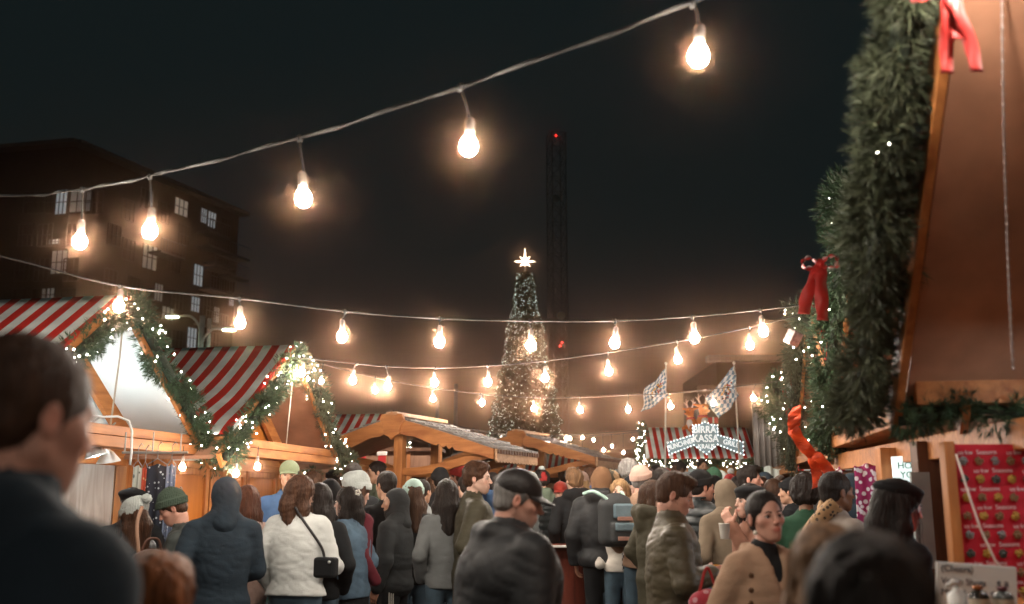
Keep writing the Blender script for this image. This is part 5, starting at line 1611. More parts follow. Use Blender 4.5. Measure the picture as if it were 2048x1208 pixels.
        ht = link({'beanie': 'knitted_hat', 'cap': 'cap', 'beret': 'beret', 'flat': 'flat_cap'}[kind], np_mesh('hat', V * s, Q), hm_, root)
        if opt.get('pom'):
            B = Field(*(np.arange(-.06, .06, .006) for i in range(3)))
            B.ell((0, 0, 0), (.040,) * 3, 0); B.full(lambda D, X, Y_, Z: D - .007 * wav(X, Y_, Z, 160, 5, 6))
            V, Q = B.mesh(); pc = H_(opt['pom']); link('pompom', np_mesh('pompom', (V + pc) * s, Q), opt.get('pm', hm_), ht)
    return root
# ------------------------------------------------------------------ lamps and goods in the huts
WLAMP = emat('work_lamp_light', (.86, .97, 1.0), 46)
SHADEM = mat('lamp_shade_white', (.75, .77, .76), .4, .04)
def clamp_lamp(label, p, power=1, r=.085, aim=(0, 0, -1)):
    root = empty('clamp_lamp', p, 0, label, 'lamp', 'white clamp lamps')
    q = Vector(aim).normalized().to_track_quat('-Z', 'Y').to_matrix()
    m = MB(); m.lathe([(.022, .10), (.024, .05), (.045, .03), (r, -.045), (r * 1.02, -.05), (r * .95, -.045), (.04, .024), (.018, .05)], n=18, rot=q); m.build('lamp_shade', SHADEM, root, True)
    m = MB(); m.lathe([(.001, -.052), (.03, -.048), (.038, -.02), (.02, .02), (.001, .022)], n=12, rot=q); m.build('light_bulb', WLAMP, root, True)
    m = MB(); m.tube([q @ Vector((0, 0, .1)), q @ Vector((0, 0, .2)), Vector((0, .1, .28))], .008, 6); m.build('arm', GALV, root, True)
    return root
clamp_lamp('white clamp lamp nearest the blurred head in the near left hut', at(189, 900, 7.9), aim=(.3, .1, -1))
clamp_lamp('white clamp lamp right of its twin, over the counter of the near left hut', at(216, 912, 8.3), aim=(.1, .2, -1), r=.095)
# hidden-by-the-head tube under the roof, and the bright cord looping from it
o = MB(); o.tube([at(130, 828, 7.45), at(178, 828, 7.55), at(205, 834, 7.6), at(236, 833, 7.65), at(258, 842, 7.7), at(264, 862, 7.7), at(263, 905, 7.7), at(260, 930, 7.7)], .009, 6)
o = o.build('power_cord', mat('cord_white', (.75, .78, .78), .4), None, True); tag(o, 'white power cord looping from the roof of the near left hut down past its post', 'cord')
tl = empty('tube_lamp', on_hut(HA, DL, .15, .34, 2.12), R(80), 'bright white tube lamp under the roof of the near left hut', 'lamp')
m = MB(); m.box((0, 0, -.035), (.62, .05, .025)); m.build('housing', SHADEM, tl); m = MB(); m.tube([(-.3, 0, 0), (.3, 0, 0)], .014, 10); m.build('tube', emat('tube_light', (.84, .98, 1.0), 180), tl, True)
# two bare bulbs on the closed hut's lintel and one by the eave
for px, py, lab in ((472, 943, 'bare bulb hanging left of the other two on the front of the closed orange hut'), (515, 929, 'bare bulb right under the plank of the closed orange hut'), (365, 930, 'bare bulb at the left end of the closed orange hut, above the green beanie')):
    p = at(px, py, 9.0 if px > 400 else 8.6); r_ = empty('hanging_bulb', p, 0, lab, 'light bulb', 'bare bulbs on the closed hut')
    b = link('glass', BMF, None, r_); b.scale = (.8,) * 3; s_ = link('socket', SM_, None, b)
    m = MB(); m.tube([(0, 0, .06), (0, 0, .16)], .004, 5); m.build('lead', BLACK, r_)

def cloth_hang(m, a, b, h, n=16, amp=.03, fr=5, ph=0):
    """hanging cloth between two top points, folds along its width; returns uv list"""
    a = Vector(a); b = Vector(b); base = len(m.v); nrm = (b - a).cross(Vector((0, 0, 1))).normalized(); uv = []
    for i in range(n + 1):
        for j in range(5):
            t = i / n; v = j / 4
            p = a.lerp(b, t) + nrm * amp * math.sin(t * fr * 6.283 + ph + v) * (.4 + .6 * v) - Vector((0, 0, h * v + .01 * math.sin(t * 9)))
            m.v.append(tuple(p)); uv.append((t * (b - a).length * 1.25, v * h))
    for i in range(n):
        for j in range(4): q = base + i * 5 + j; m.f.append((q, q + 1, q + 6, q + 5)); m.m.append(0)
    return uv
def hanging(name, label, cat, a, b, h, matl, group=None, amp=.03, fr=4, hook=True):
    m = MB(); uv = cloth_hang(m, a, b, h, amp=amp, fr=fr, ph=a.x * 9)
    me = m.mesh(name, True); ul = me.uv_layers.new(name='UVMap')
    for lp in me.loops: ul.data[lp.index].uv = uv[lp.vertex_index]
    o = link(name, me, matl); md = o.modifiers.new('t', 'SOLIDIFY'); md.thickness = .006
    tag(o, label, cat, group)
    if hook:
        k = MB(); c = (a + b) / 2; k.tube([a, c + Vector((0, 0, .05)), b], .004, 5); k.tube([c + Vector((0, 0, .05)), c + Vector((0, 0, .15)), c + Vector((.02, 0, .18)), c + Vector((.035, 0, .16))], .004, 5)
        k.build('hanger', GALV, o, True)
    return o
def spot_mat(name, base, dot, scale=30, th=.18, kind='F1'):
    if name in MATS: return MATS[name]
    m = bpy.data.materials.new(name); m.use_nodes = True; N = m.node_tree.nodes; L = m.node_tree.links; b = N['Principled BSDF']; b.inputs['Roughness'].default_value = .85
    tc = N.new('ShaderNodeTexCoord'); v = N.new('ShaderNodeTexVoronoi'); v.inputs['Scale'].default_value = scale; v.inputs['Randomness'].default_value = .75 if kind == 'F1' else 1
    L.new(tc.outputs['Object'], v.inputs['Vector'])
    lt = N.new('ShaderNodeMath'); lt.operation = 'LESS_THAN'; lt.inputs[1].default_value = th; L.new(v.outputs['Distance'], lt.inputs[0])
    mx = N.new('ShaderNodeMix'); mx.data_type = 'RGBA'; mx.inputs[6].default_value = (*base, 1); mx.inputs[7].default_value = (*dot, 1)
    L.new(lt.outputs[0], mx.inputs['Factor']); L.new(mx.outputs[2], b.inputs['Base Color']); MATS[name] = m; return m
SC = [spot_mat('scarf_navy_dots', (.015, .02, .035), (.5, .52, .55), 26, .2), spot_mat('scarf_cream_dark', (.45, .47, .42), (.03, .04, .035), 14, .35), spot_mat('scarf_blue_pale', (.18, .22, .32), (.5, .54, .6), 30, .2),
      spot_mat('scarf_lilac', (.40, .36, .46), (.12, .10, .2), 34, .22), spot_mat('scarf_red', (.5, .08, .04), (.6, .4, .2), 30, .25), mat('scarf_green', (.05, .35, .08), .8)]
Ys = 7.9
for i, (x0, x1, y0, y1, mt, lab) in enumerate(((266, 284, 933, 1090, 1, 'cream and dark zigzag scarf hanging leftmost in the scarf row'), (284, 296, 936, 1100, 4, 'narrow red patterned scarf between the cream and the navy ones'),
        (293, 336, 930, 1130, 0, 'wide navy scarf with white dots in the middle of the scarf row'), (334, 352, 930, 1120, 2, 'blue and pale scarf right of the navy dotted one'),
        (304, 322, 1000, 1190, 3, 'lilac printed scarf hanging lower behind the navy one'), (340, 347, 1040, 1185, 5, 'thin bright green scarf beside the green beanie man'), (348, 360, 1020, 1195, 3, 'pale lilac scarf beside the bright green one'))):
    a, b = at(x0, y0, Ys + .12 * (i > 3)), at(x1, y0, Ys + .12 * (i > 3)); hanging('hanging_scarf', lab, 'scarf', a, b, a.z - at(x0, y1, Ys).z, SC[mt], 'scarves hung at the near left hut', amp=.02, fr=2)
cb = empty('goods_rail', at(300, 905, 7.95), R(0), 'thin metal rail carrying the scarves', 'rail'); m = MB(); m.tube([(-.22, 0, 0), (.30, 0, 0)], .010, 6); m.build('rail_bar', GALV, cb)
for i in range(3): m = MB(); m.tube([(-.2 + .22 * i, 0, 0), (-.2 + .22 * i, 0, .16)], .006, 5); m.build('rail_hook', GALV, cb)
# shelf goods in the near left hut, bare pale back boards
fill_tube_left = empty('tube_lamp', on_hut(HA, DL, .6, 1.5, 1.9), R(80), 'white tube lamp added behind the clamp lamps to brighten the near left hut', 'lamp')  # second lamp, added to brighten the hut interior
m = MB(); m.box((0, 0, .03), (.9, .06, .03)); m.build('housing', SHADEM, fill_tube_left); m = MB(); m.tube([(-.43, 0, 0), (.43, 0, 0)], .015, 10); m.build('tube', emat('tube_light_in', (.84, .98, 1.0), 90), fill_tube_left, True)
for i, (px, py, c, h) in enumerate(()):
    o = empty('knitted_mitten', at(px, py, 8.4), 0, 'black cap' + ' on display inside the near left hut, left of its post', 'goods', 'goods on the back boards of the near left hut'); o.name = 'display_goods'
    m = MB(); m.sphere((0, 0, 0), (.06, .03, h / 2), 12); m.tube([(0, 0, h / 2), (0, 0, h / 2 + .05)], .006, 5); m.build('goods_body', mat('goods_%d' % i, c, .7), o, True)
# poster and red stockings on the wall behind the white jacket woman
pb_ = at(618, 945, 15.2); wl_ = empty('market_hut', (pb_.x, 15.2, 0), 0, 'bare brown plank hut wall with a green poster, behind the long haired women', 'hut', 'wooden market huts')
m = MB(); m.box((.95, .1, 1.15), (1.9, .08, 2.3)); m.build('wall', wood('brown_board', (.30, .16, .10), (.18, .09, .055), axis='Z'), wl_)
m = MB()
for i in range(6): m.box((.05 + .36 * i, .045, 1.15), (.05, .03, 2.3))
m.build('batten', WOOD_Z, wl_)
m = MB(); m.box((.95, .35, 2.33), (2.1, .8, .05)); m.build('roof', DARKW, wl_)
po = empty('poster', at(688, 947, 15.1), 0, 'green poster with a dark ring on the brown plank wall', 'poster')
m = MB(); m.box((0, 0, 0), (.17, .012, .27)); m.build('sheet', mat('poster_green', (.12, .40, .25), .6, .5, 14), po)
m = MB(); m.tube([Vector((.032 * math.cos(a), -.012, .0 + .032 * math.sin(a))) for a in np.linspace(0, 6.283, 14)], .008, 5); m.build('ring_mark', BLACK, po)
m = MB(); m.box((0, -.008, -.09), (.11, .006, .02)); m.box((0, -.008, .10), (.07, .006, .035)); m.build('print_lines', mat('poster_pale', (.45, .6, .45), .6), po)
def stocking(label, px, py, s, yaw):
    p = at(px, py, 15.0); r_ = empty('christmas_stocking', p, R(yaw), label, 'stocking', 'red stockings with white cuffs')
    m = MB(); m.prism([(-.06, .16), (.06, .16), (.06, 0), (.12, -.05), (.10, -.12), (.0, -.12), (-.06, -.06)], (0, 0, 0), (s, 0, 0), (0, 0, s), (0, 1, 0), .03); m.build('stocking_body', RED_, r_, bevel=.01)
    m = MB(); m.box((0, .015, .17 * s), (.15 * s, .05, .06)); m.build('cuff', FURW, r_, bevel=.01)
RED_ = mat('felt_red', (.42, .025, .03), .9)
stocking('red stocking with white cuff, upper one beside the shelter post', 724, 925, .9, 0); stocking('red stocking with a white band, left of the green jacket man', 731, 944, .9, 15); stocking('red stocking right of the green jacket man', 763, 930, 1.0, -10)

# ------------------------------------------------------------------ right-hand huts: lit interiors
def tube_lamp(label, p, rz, strength, L_=1.0):
    r_ = empty('tube_lamp', p, rz, label, 'lamp', 'tube lamps inside the right huts')
    m = MB(); m.box((0, 0, .03), (L_, .07, .03)); m.build('housing', SHADEM, r_); m = MB(); m.tube([(-L_ / 2 + .03, 0, 0), (L_ / 2 - .03, 0, 0)], .015, 10)
    m.build('tube', emat('tube_right_%d' % strength, (.90, .97, 1.0), strength), r_, True)
tube_lamp('bright tube lamp inside the second right hut', on_hut(HR[1], DR, .2, 1.25, 1.9, True), R(-80), 150)
tube_lamp('bright tube lamp inside the third right hut', on_hut(HR[2], DR, .2, 1.2, 1.92, True), R(-80), 110)
tube_lamp('unseen tube lamp added inside the nearest right hut, lighting the faces beside it', Vector((2.35, 3.7, 2.02)), R(0), 50, .7)  # lamp out of view, added to light the faces near this hut
sm = spot_mat('snowflake_cloth', (.34, .02, .12), (.85, .82, .86), 30, .46, 'x')
a, b = at(1708, 931, 6.6), at(1757, 928, 6.6); hanging('snowflake_cloth', 'crimson cloth printed with white snowflakes, hanging between two posts at the right', 'cloth', a, b, .48, sm, amp=.008, fr=2, hook=False)
a, b = at(1671, 936, 8.1), at(1686, 935, 8.1); hanging('snowflake_cloth', 'narrow strip of snowflake cloth left of the larger one', 'cloth', a, b, .2, sm, amp=.008, fr=2, hook=False)
p = at(1817, 950, 6.1); sg = empty('lit_sign', p, R(-8), 'glowing white hand lettered sign under the lintel on the right', 'sign')
m = MB(); m.prism([(-.085, -.12), (.03, -.14), (.085, -.10), (.09, .12), (-.09, .11)], (0, 0, 0), (1, 0, 0), (0, 0, 1), (0, 1, 0), .02); m.build('board', emat('sign_white', (.82, 1.0, .97), 1.1), sg)
for i, (t_, z_) in enumerate((('HOW', .055), ('YOU', 0.0), ('DO!', -.055))): text(t_, .055, mat('sign_green_ink', (.05, .25, .15), .6), 'lettering', sg, (0.01, -.004, z_), ext=.002)
for px, w, lab in ((1775, .13, 'pale wooden post lit from behind, right of the snowflake cloth'), (1866, .22, 'broad dark brown post left of the red display')):
    p = at(px, 900, 5.6 if px > 1800 else 6.3); o = MB(); o.box((0, 0, .95), (w, .1, 1.9)); o = o.build('post', WOOD_Z if w < .2 else DARKW, bevel=.005); o.name = 'wooden_post'; o.location = (p.x, p.y, 0); tag(o, lab, 'post')
p = at(1856, 1000, 5.3); o = MB(); o.box((0, 0, 0), (.10, .02, .50)); o = o.build('display_board', mat('board_grey', (.35, .40, .40), .5), None); o.location = at(1846, 1040, 5.4); tag(o, 'grey narrow board behind the woman with the dark beret', 'board')
# the red display
RX0, RX1, RY = at(1906, 905, 4.25).x, at(2110, 905, 4.25).x, 4.25; ztop = at(1900, 893, RY).z
rd = empty('display_wall', ((RX0 + RX1) / 2, RY, 0), 0, 'crimson display wall printed with white script and hung with small ornaments', 'display')
cx = (RX0 + RX1) / 2; w = RX1 - RX0
m = MB(); m.box((0, .02, ztop - .45), (w, .03, .92)); m.build('red_cloth', mat('crimson_cloth', (.52, .012, .030), .75, .1, 5), rd)
m = MB(); m.box((-w / 2 - .025, 0, (ztop + .02) / 2), (.045, .06, ztop + .02)); m.build('post', WOOD_Z, rd, bevel=.004)
prm = mat('white_print', (.75, .55, .55), .6)
orn = [mat('orn_grey', (.22, .22, .22), .4, metal=.5), mat('orn_brown', (.20, .11, .05), .4), mat('orn_gold', (.45, .28, .06), .35, metal=.5), mat('orn_dark', (.05, .06, .05), .4)]
P0 = 31 * RY / F; dz = 35.5 * RY / F
script = text('us·kw  Seasons', .027, prm, 'script_print', rd, (0, -.002, 0), ext=.001, align='LEFT')
first = True
for r_ in range(8):
    z = ztop - .026 - r_ * dz
    for q in range(2):
        o = script if first else script.copy()
        if not first: C.objects.link(o)
        first = False
        o.location = (-w / 2 + .02 + q * .205 + (.06 if r_ % 2 else -.0), -.0, z); o.rotation_euler = (math.pi / 2, R(-1), 0)
    for q in range(6):
        oi = MB(); rr = random.Random(r_ * 9 + q)
        for a in range(7):
            an = a * .9 + rr.random(); oi.sphere((.012 * math.cos(an), -.006, .012 * math.sin(an)), (.008, .006, .008), 6)
        oi.sphere((0, -.012, 0), .009, 6)
        x = -w / 2 + .035 + q * P0 + (.0 if r_ % 2 else .002)
        if x > w / 2 - .02: continue
        o = oi.build('wreath_ornament', orn[(r_ * 3 + q * 2 + (q == 3)) % 4] if q not in (1, 3) else orn[2 if (r_ % 2) else 1], None, True); o.location = (cx + x, RY - .004, z - .034)
        tag(o, 'small round wreath ornament pinned to the crimson display wall', 'ornament', 'ornaments on the crimson display wall')
cd = MB(); cd.tube([at(1912, 908, 4.1), at(1935, 980, 4.05), at(1962, 1060, 4.0), at(1990, 1120, 4.0), at(2050, 1200, 4.0)], .0045, 6); o = cd.build('string', mat('string_white', (.65, .55, .5), .7), None, True); tag(o, 'white string running diagonally down across the crimson display', 'string'); o.name = 'white_string'
# counter with the hand written sign, bottles, pump
ct = empty('market_counter', at(1980, 1208, 3.7), 0, 'wooden counter under the crimson display, bottom right corner', 'counter'); ct.location.z = 0; cz = at(1980, 1215, 3.7).z
m = MB(); m.box((.25, .1, cz - .03), (1.1, .7, .05)); m.build('counter_top', WOOD, ct, bevel=.005); m = MB(); m.box((.25, .2, (cz - .06) / 2), (1.0, .45, cz - .06)); m.build('front_board', DARKW, ct)
ps = empty('price_sign', at(1953, 1178, 3.85), 0, 'white price sign with handwriting, standing on the counter bottom right', 'sign'); ps.rotation_euler = (0, R(4), 0)
m = MB(); m.box((0, 0, -.03), (.30, .012, .24)); m.build('board', mat('whiteboard', (.62, .66, .66), .25, .03), ps, bevel=.004)
ink = mat('marker_ink', (.05, .06, .08), .5)
for t_, x, z, sz in (('(Cheers)', -.135, .068, .034), ('Vegan Shots    $ 8', -.135, .022, .034), ('Mulled  (sm) $', -.135, -.018, .034), ('Cider   $ 5', -.10, -.055, .034)): text(t_, sz, ink, 'handwriting', ps, (x, -.008, z), ext=.001, align='LEFT')
def bottle(label, px, py, Y, glass, capm, s=1.0):
    b = at(px, py, Y); r_ = empty('bottle', (b.x, b.y, cz), 0, label, 'bottle', 'bottles on the right hand counter'); H_ = b.z - cz
    m = MB(); m.lathe([(.001, 0), (.033 * s, 0), (.035 * s, .01), (.035 * s, H_ * .58), (.028 * s, H_ * .72), (.013 * s, H_ * .80), (.012 * s, H_ * .93), (.001, H_ * .93)], n=16); m.build('glass', glass, r_, True)
    m = MB(); m.lathe([(.001, H_ * .86), (.0165 * s, H_ * .86), (.0175 * s, H_), (.001, H_ + .002)], n=14); m.build('cap', capm, r_, True)
    m = MB(); m.lathe([(.0357 * s, H_ * .15), (.0357 * s, H_ * .5)], n=16); m.build('label', mat('bottle_label', (.4, .36, .28), .6), r_, True)
bottle('dark bottle with a copper cap in front of the price sign', 1955, 1172, 3.6, mat('glass_dark', (.012, .014, .012), .1, spec=.8), mat('cap_copper', (.35, .12, .04), .3, metal=.6))
bottle('dark bottle with a wine red cap, rightmost before the price sign', 2004, 1174, 3.6, mat('glass_grey', (.06, .07, .07), .1, spec=.8), mat('cap_wine', (.10, .02, .03), .4))
pp_ = at(1913, 1165, 3.55); pm = empty('pump_dispenser', (pp_.x, pp_.y, cz), 0, 'white pump dispenser left of the two bottles on the counter', 'dispenser'); H_ = pp_.z - cz
m = MB(); m.lathe([(.001, 0), (.032, 0), (.034, .02), (.032, H_ * .6), (.014, H_ * .72), (.014, H_ * .8), (.001, H_ * .8)], n=16); m.build('dispenser_body', SHADEM, pm, True)
m = MB(); m.tube([(0, 0, H_ * .78), (0, 0, H_), (-.02, -.02, H_ + .004), (-.045, -.03, H_ - .008)], [.008, .009, .009, .006], 8); m.build('nozzle', SHADEM, pm, True)
# ornaments in the third right garland
ob = MB(); ob.box((0, 0, 0), (.12, .10, .14), rot=.4); o = ob.build('silver_gift', mat('silver_foil', (.6, .52, .5), .25, .3, 30, .6, 40, metal=.7), None, bevel=.01); o.location = at(1586, 676, 9.2); o.rotation_euler = (.3, .4, .2); o.name = 'silver_gift'; tag(o, 'silver wrapped gift ornament at the left edge of the mottled right garland', 'ornament')
# dark purse shapes hung under the third right hut
for i, (px, py) in enumerate(((1598, 962), (1622, 968), (1648, 975), (1612, 985))):
    o = empty('hanging_bag', at(px, py, 9.6), 0, ('leftmost dark bag hanging under the third right hut', 'blue grey bag hanging second under the third right hut', 'dark bag hanging right under the third right hut', 'lower dark bag under the third right hut')[i], 'bag', 'bags hung at the right huts')
    m = MB(); m.sphere((0, 0, -.03), (.08, .05, .09), 10); m.build('bag_body', (BLUEG if (i == 1) else BLACK) if 'BLUEG' in globals() else BLACK, o, True); m = MB(); m.tube([(-.04, 0, .04), (0, 0, .13), (.04, 0, .04)], .006, 5); m.build('handle', BLACK, o, True)
# crate of goods with greenery on the closed hut's counter, behind the white jacket woman
o = empty('goods_tray', at(522, 1090, 8.7), 0, 'blue and white tray of goods on the counter left of the white jacket woman', 'tray')
m = MB(); m.box((0, 0, 0), (.16, .2, .1)); m.build('tray_box', mat('tray_blue', (.10, .2, .3), .5), o, bevel=.005); m = MB(); m.box((0, -.002, .03), (.164, .2, .03)); m.box((0, -.002, -.035), (.164, .2, .02)); m.build('tray_band', SHADEM, o)
garland('dark unlit fir garland on the counter front left of the white jacket woman', [at(500, 1135, 8.5), at(530, 1140, 8.6), at(550, 1160, 8.7), at(548, 1200, 8.7)], .07, 900, lights=0, seed=61)
# ------------------------------------------------------------------ the crowd (left to right, near ones first)
LEOP = spot_mat('leopard_print', (.32, .19, .09), (.02, .012, .008), 34, .34, 'x')
HOUND = bpy.data.materials.new('checked_cloth'); HOUND.use_nodes = True
_n = HOUND.node_tree.nodes; _c = _n.new('ShaderNodeTexChecker'); _c.inputs['Scale'].default_value = 38; _c.inputs['Color1'].default_value = (.6, .6, .6, 1); _c.inputs['Color2'].default_value = (.02, .02, .02, 1)
_t = _n.new('ShaderNodeTexCoord'); HOUND.node_tree.links.new(_t.outputs['Object'], _c.inputs['Vector']); HOUND.node_tree.links.new(_c.outputs[0], _n['Principled BSDF'].inputs['Base Color'])
T = dict
# foreground, out of focus
person('man seen from behind at the left edge, dark blurred coat, nearest to the camera', 54, 842, 1.62, -34, 'rosy', 'short', 'brown', T(m=NAVY, thick=.03, bulk_collar=.05, collar=.05), res=.006, build=1.08, arms=('down', 'down'), eyes=False, head=(0, 8, 0), hem=.7)
person('blurred ginger haired head at the bottom left, cut by the photo edge', 318, 1212, 2.3, 10, 'rosy', 'messy', 'ginger', T(m=BRNK), res=.008, build=.9, eyes=False, arms=('down', 'down'))
dk = person('person with big dark hair, back turned, strongly blurred at the bottom right', 1738, 1240, 1.5, 0, 'tan', 'loose', 'dark', T(m=BLK, thick=.04), res=.006, build=1.1, female=True, eyes=False, arms=('down', 'down'), hsc=1.0)
person('blurred woman with long blond hair and white sweater, right of the camel coat', 1655, 1140, 2.55, -28, 'pale', 'longer', 'lightbrown', T(m=CREAM, thick=.02), res=.006, female=True, eyes=False, arms=('down', 'down'))
# left group
person('woman in a pale beanie with pompom and black jacket at the scarf stall', 266, 1036, 7.3, 62, 'pale', 'long', 'chestnut', T(m=SHELL, puff=.0), hat=('beanie', CREAMK, T(pom=(.0, -.19, .085), slouch=1, h=.112, rib=.003)), female=True, res=.0055, head=(0, 24, 0), arms=('front', 'front'))
person('person in a flat black hat behind the pompom beanie woman', 262, 1008, 7.8, 30, 'tan', 'short', 'dark', T(m=BLK), hat=('beret', BLK), res=.008, eyes=False)
person('man in a green beanie bending to the left, grey black jacket with hood', 346, 1018, 7.2, 96, 'rosy', 'short', 'brown', T(m=cloth('jacket_grey', (.055, .065, .062), .5), thick=.018, open=1, inner=GREYW), hat=('beanie', GREENK, T(h=.118, rib=.003)), res=.0045, head=(8, 30, 0), lean=.16, arms=('front', 'front'), hood='down')
person('tall person in a dark blue hoodie seen from behind, hood up', 448, 994, 7.0, 22, 'tan', None, 'dark', T(m=NAVY, thick=.02, fold=.007), hood='up', res=.006, build=1.1, arms=('pocket', 'front'), head=(20, 10, 0), hem=.8)
person('woman with long auburn hair and a pink coat behind the blue hoodie', 494, 1004, 7.9, 25, 'pale', 'longer', 'auburn', T(m=BLUSH, hem=.62), female=True, res=.006, hem=.62)
wj = person('woman in white denim jacket, long brown hair, black bag strap, back turned', 602, 990, 7.5, -14, 'pale', 'loose', 'chestnut', T(m=PALED, thick=.026, fold=.008, collar=.02), JEANS, female=True, res=.005, build=1.22, head=(-30, 12, 0), arms=('pocket', ((.27, .02, 1.12), (.20, .26, 1.10))), hem=.91)
dj = person('woman in a blue denim jacket with glasses, dark hair and a hair clip, facing left', 694, 1006, 8.2, 78, 'pale', 'long', 'dark', T(m=DENIM, thick=.03, fold=.007, collar=.01), 'skirt', female=True, res=.0045, build=1.3, glasses=True, arms=('down', 'pocket'), hem=.86)
bh = person('bearded man in a black hoodie with the hood up, facing left', 788, 1006, 9.0, 72, 'tan', 'short', 'dark', T(m=CHAR, thick=.024, fold=.007), BLK, hood='up', beard='full', res=.005, build=1.08, arms=('down', 'pocket'), head=(15, 4, 0), hem=.80)
person('person in a black and yellow striped shirt in front of the bearded man', 754, 1040, 9.4, 35, 'tan', 'short', 'dark', T(m=stripes('jersey', (.02, .02, .02), (.55, .28, .04), .08)), res=.008, eyes=False, arms=('down', 'down'))
person('person in a black coat and dark hood between the two denim women', 660, 990, 8.6, 10, 'tan', 'long', 'dark', T(m=BLK), hood='up', res=.008, eyes=False, female=True)
person('person in a loose white knitted hat behind the denim jacket woman', 716, 985, 8.4, -50, 'pale', 'long', 'chestnut', T(m=cloth('wine', (.12, .02, .03))), hat=('beanie', CREAMK, T(slouch=1, h=.13)), res=.008, female=True, head=(0, 15, 0))
person('dark haired person between the white knitted hat and the stocking wall', 706, 955, 10.2, 20, 'tan', 'short', 'dark', T(m=BLK), res=.009, eyes=False)
person('man in a sage green jacket at the stocking wall', 752, 946, 13.2, 110, 'tan', 'short', 'dark', T(m=SAGE, bulk_collar=.04), res=.008, arms=('down', 'front'))
person('person with black hair just left of the shelter post', 772, 972, 9.3, 40, 'tan', 'short', 'dark', T(m=BLK), res=.009, eyes=False)
person('person behind the white jacket woman, wearing a green cap', 578, 952, 9.6, 190, 'tan', 'short', 'dark', T(m=BLUEJ), hat=('cap', cloth('pale_green', (.22, .26, .16))), res=.008)
person('person in a dark coat half hidden right of the white jacket woman', 640, 1000, 7.8, 5, 'tan', 'long', 'dark', T(m=BLK), res=.009, eyes=False, female=True)
# centre
person('woman in a mint knitted hat behind the shelter post', 826, 990, 9.2, 20, 'pale', 'long', 'brown', T(m=BLK), hat=('beanie', cloth('mint_knit', (.35, .47, .42))), female=True, res=.008, eyes=False)
person('person in a striped jacket leaning on the shelter table', 845, 985, 10.4, -30, 'tan', 'short', 'dark', T(m=GREYW), res=.009, eyes=False, arms=('front', 'front'))
person('man in a dark cap far behind the shelter post', 838, 958, 14.5, 30, 'tan', 'short', 'dark', T(m=BLK), hat=('cap', BLK), res=.010, eyes=False)
person('person in a black beanie at the right side of the shelter', 880, 962, 12.0, 10, 'tan', 'short', 'dark', T(m=BLK), hat=('beanie', BLK), res=.010, eyes=False)
person('woman with long black hair and a grey sleeved jacket by the second shelter post', 893, 990, 8.6, 15, 'tan', 'long', 'dark', T(m=GREYW), female=True, res=.008, eyes=False)
person('person in a red white hat far behind the young man with brown hair', 916, 955, 14.0, 60, 'rosy', 'short', 'brown', T(m=BLK), hat=('beanie', RED), res=.010, eyes=False)
person('young man with tousled brown hair in an olive coat, looking right', 955, 958, 8.4, -84, 'pale', 'messy', 'chestnut', T(m=OLIVE, thick=.02, open=1, inner=PALED, collar=.045, hem=.6), res=.0045, beard='stubble', head=(-18, 2, 0), build=1.08, hem=.6)
cm = person('man in black leather cap and black jacket, large, centre, looking down to the right', 1036, 1002, 4.4, -66, 'rosy', 'thin', 'grey', T(m=SHELL, thick=.034, fold=.007, bulk_collar=.034, collar=.045, hem=.72), hat=('cap', mat('leather_black', (.010, .010, .011), .5, .2, 30, .3, 60, spec=.35)), beard='stubble', res=.004, build=1.52, lean=.06, head=(-22, 14, 0), arms=('down', 'down'), hem=.72, hsc=1.04)
person('man in a red cap and dark quilted jacket facing the camera at the standing table', 1121, 985, 12.9, 176, 'pale', 'short', 'brown', T(m=PUFF, puff=.085, thick=.03, collar=.05), hat=('cap', REDC), res=.0055, build=1.12, arms=('cup', 'down'), head=(0, 6, 0))
person('woman in a pink knitted hat and fur collar behind the red capped man', 1160, 968, 12.5, 150, 'pale', 'long', 'blond', T(m=CREAM), hat=('beanie', PINKK), female=True, res=.008)
person('person with short blond hair and a black collar, right of the red capped man', 1148, 962, 11.6, 20, 'pale', 'messy', 'lightbrown', T(m=BLK, bulk_collar=.05), res=.008, eyes=False)
bp_ = person('person with a brown knitted hood and a grey backpack, back turned', 1204, 962, 10.4, -12, 'tan', None, 'brown', T(m=SHELL, thick=.03, fold=.008, bulk_collar=.05), BLK, hood='up', hoodm=BRNK, res=.006, build=1.15, arms=('down', 'front'), hem=.84)
person('smiling woman in a dark hood facing the camera, right of the backpack', 1240, 985, 10.2, 165, 'pale', 'long', 'blond', T(m=CREAM), hood='up', hoodm=GREYW, female=True, res=.006)
person('person with a pinkish beanie and tan coat, back turned, before the white stage', 1283, 962, 10.0, -35, 'rosy', 'short', 'grey', T(m=cloth('tan_coat', (.30, .19, .13))), hat=('beanie', PINKK), res=.007, eyes=False)
person('man with curly grey hair silhouetted against the white stage', 1256, 944, 15.0, 5, 'pale', 'curly', 'grey', T(m=SAGE), res=.009, eyes=False)
person('woman with a braid and a dark olive hooded jacket, face turned right', 1308, 992, 9.0, -70, 'pale', 'bob', 'brown', T(m=OLIVE, bulk_collar=.05, thick=.02), female=True, res=.005, hood='down', head=(-35, 4, 0), hem=.6)
bm = person('man with brown quiff in a waxed olive jacket, holding a cup of beer', 1350, 992, 5.9, -92, 'rosy', 'quiff', 'chestnut', T(m=WAXED, thick=.024, fold=.012, collar=.05, hem=.74), res=.004, build=1.1, head=(-10, 20, 0), arms=('down', ((.24, .03, 1.15), (.13, .20, 1.19))), curl=.72, hem=.74, hsc=1.04)
person('man in a black beanie and black quilted jacket, back half turned', 1404, 976, 8.8, -66, 'rosy', 'short', 'dark', T(m=PUFF, puff=.07, thick=.03), JEANS, hat=('beanie', BLK, T(h=.108)), res=.005, build=1.12, beard='stubble', arms=('down', 'cup'), head=(-8, 4, 0))
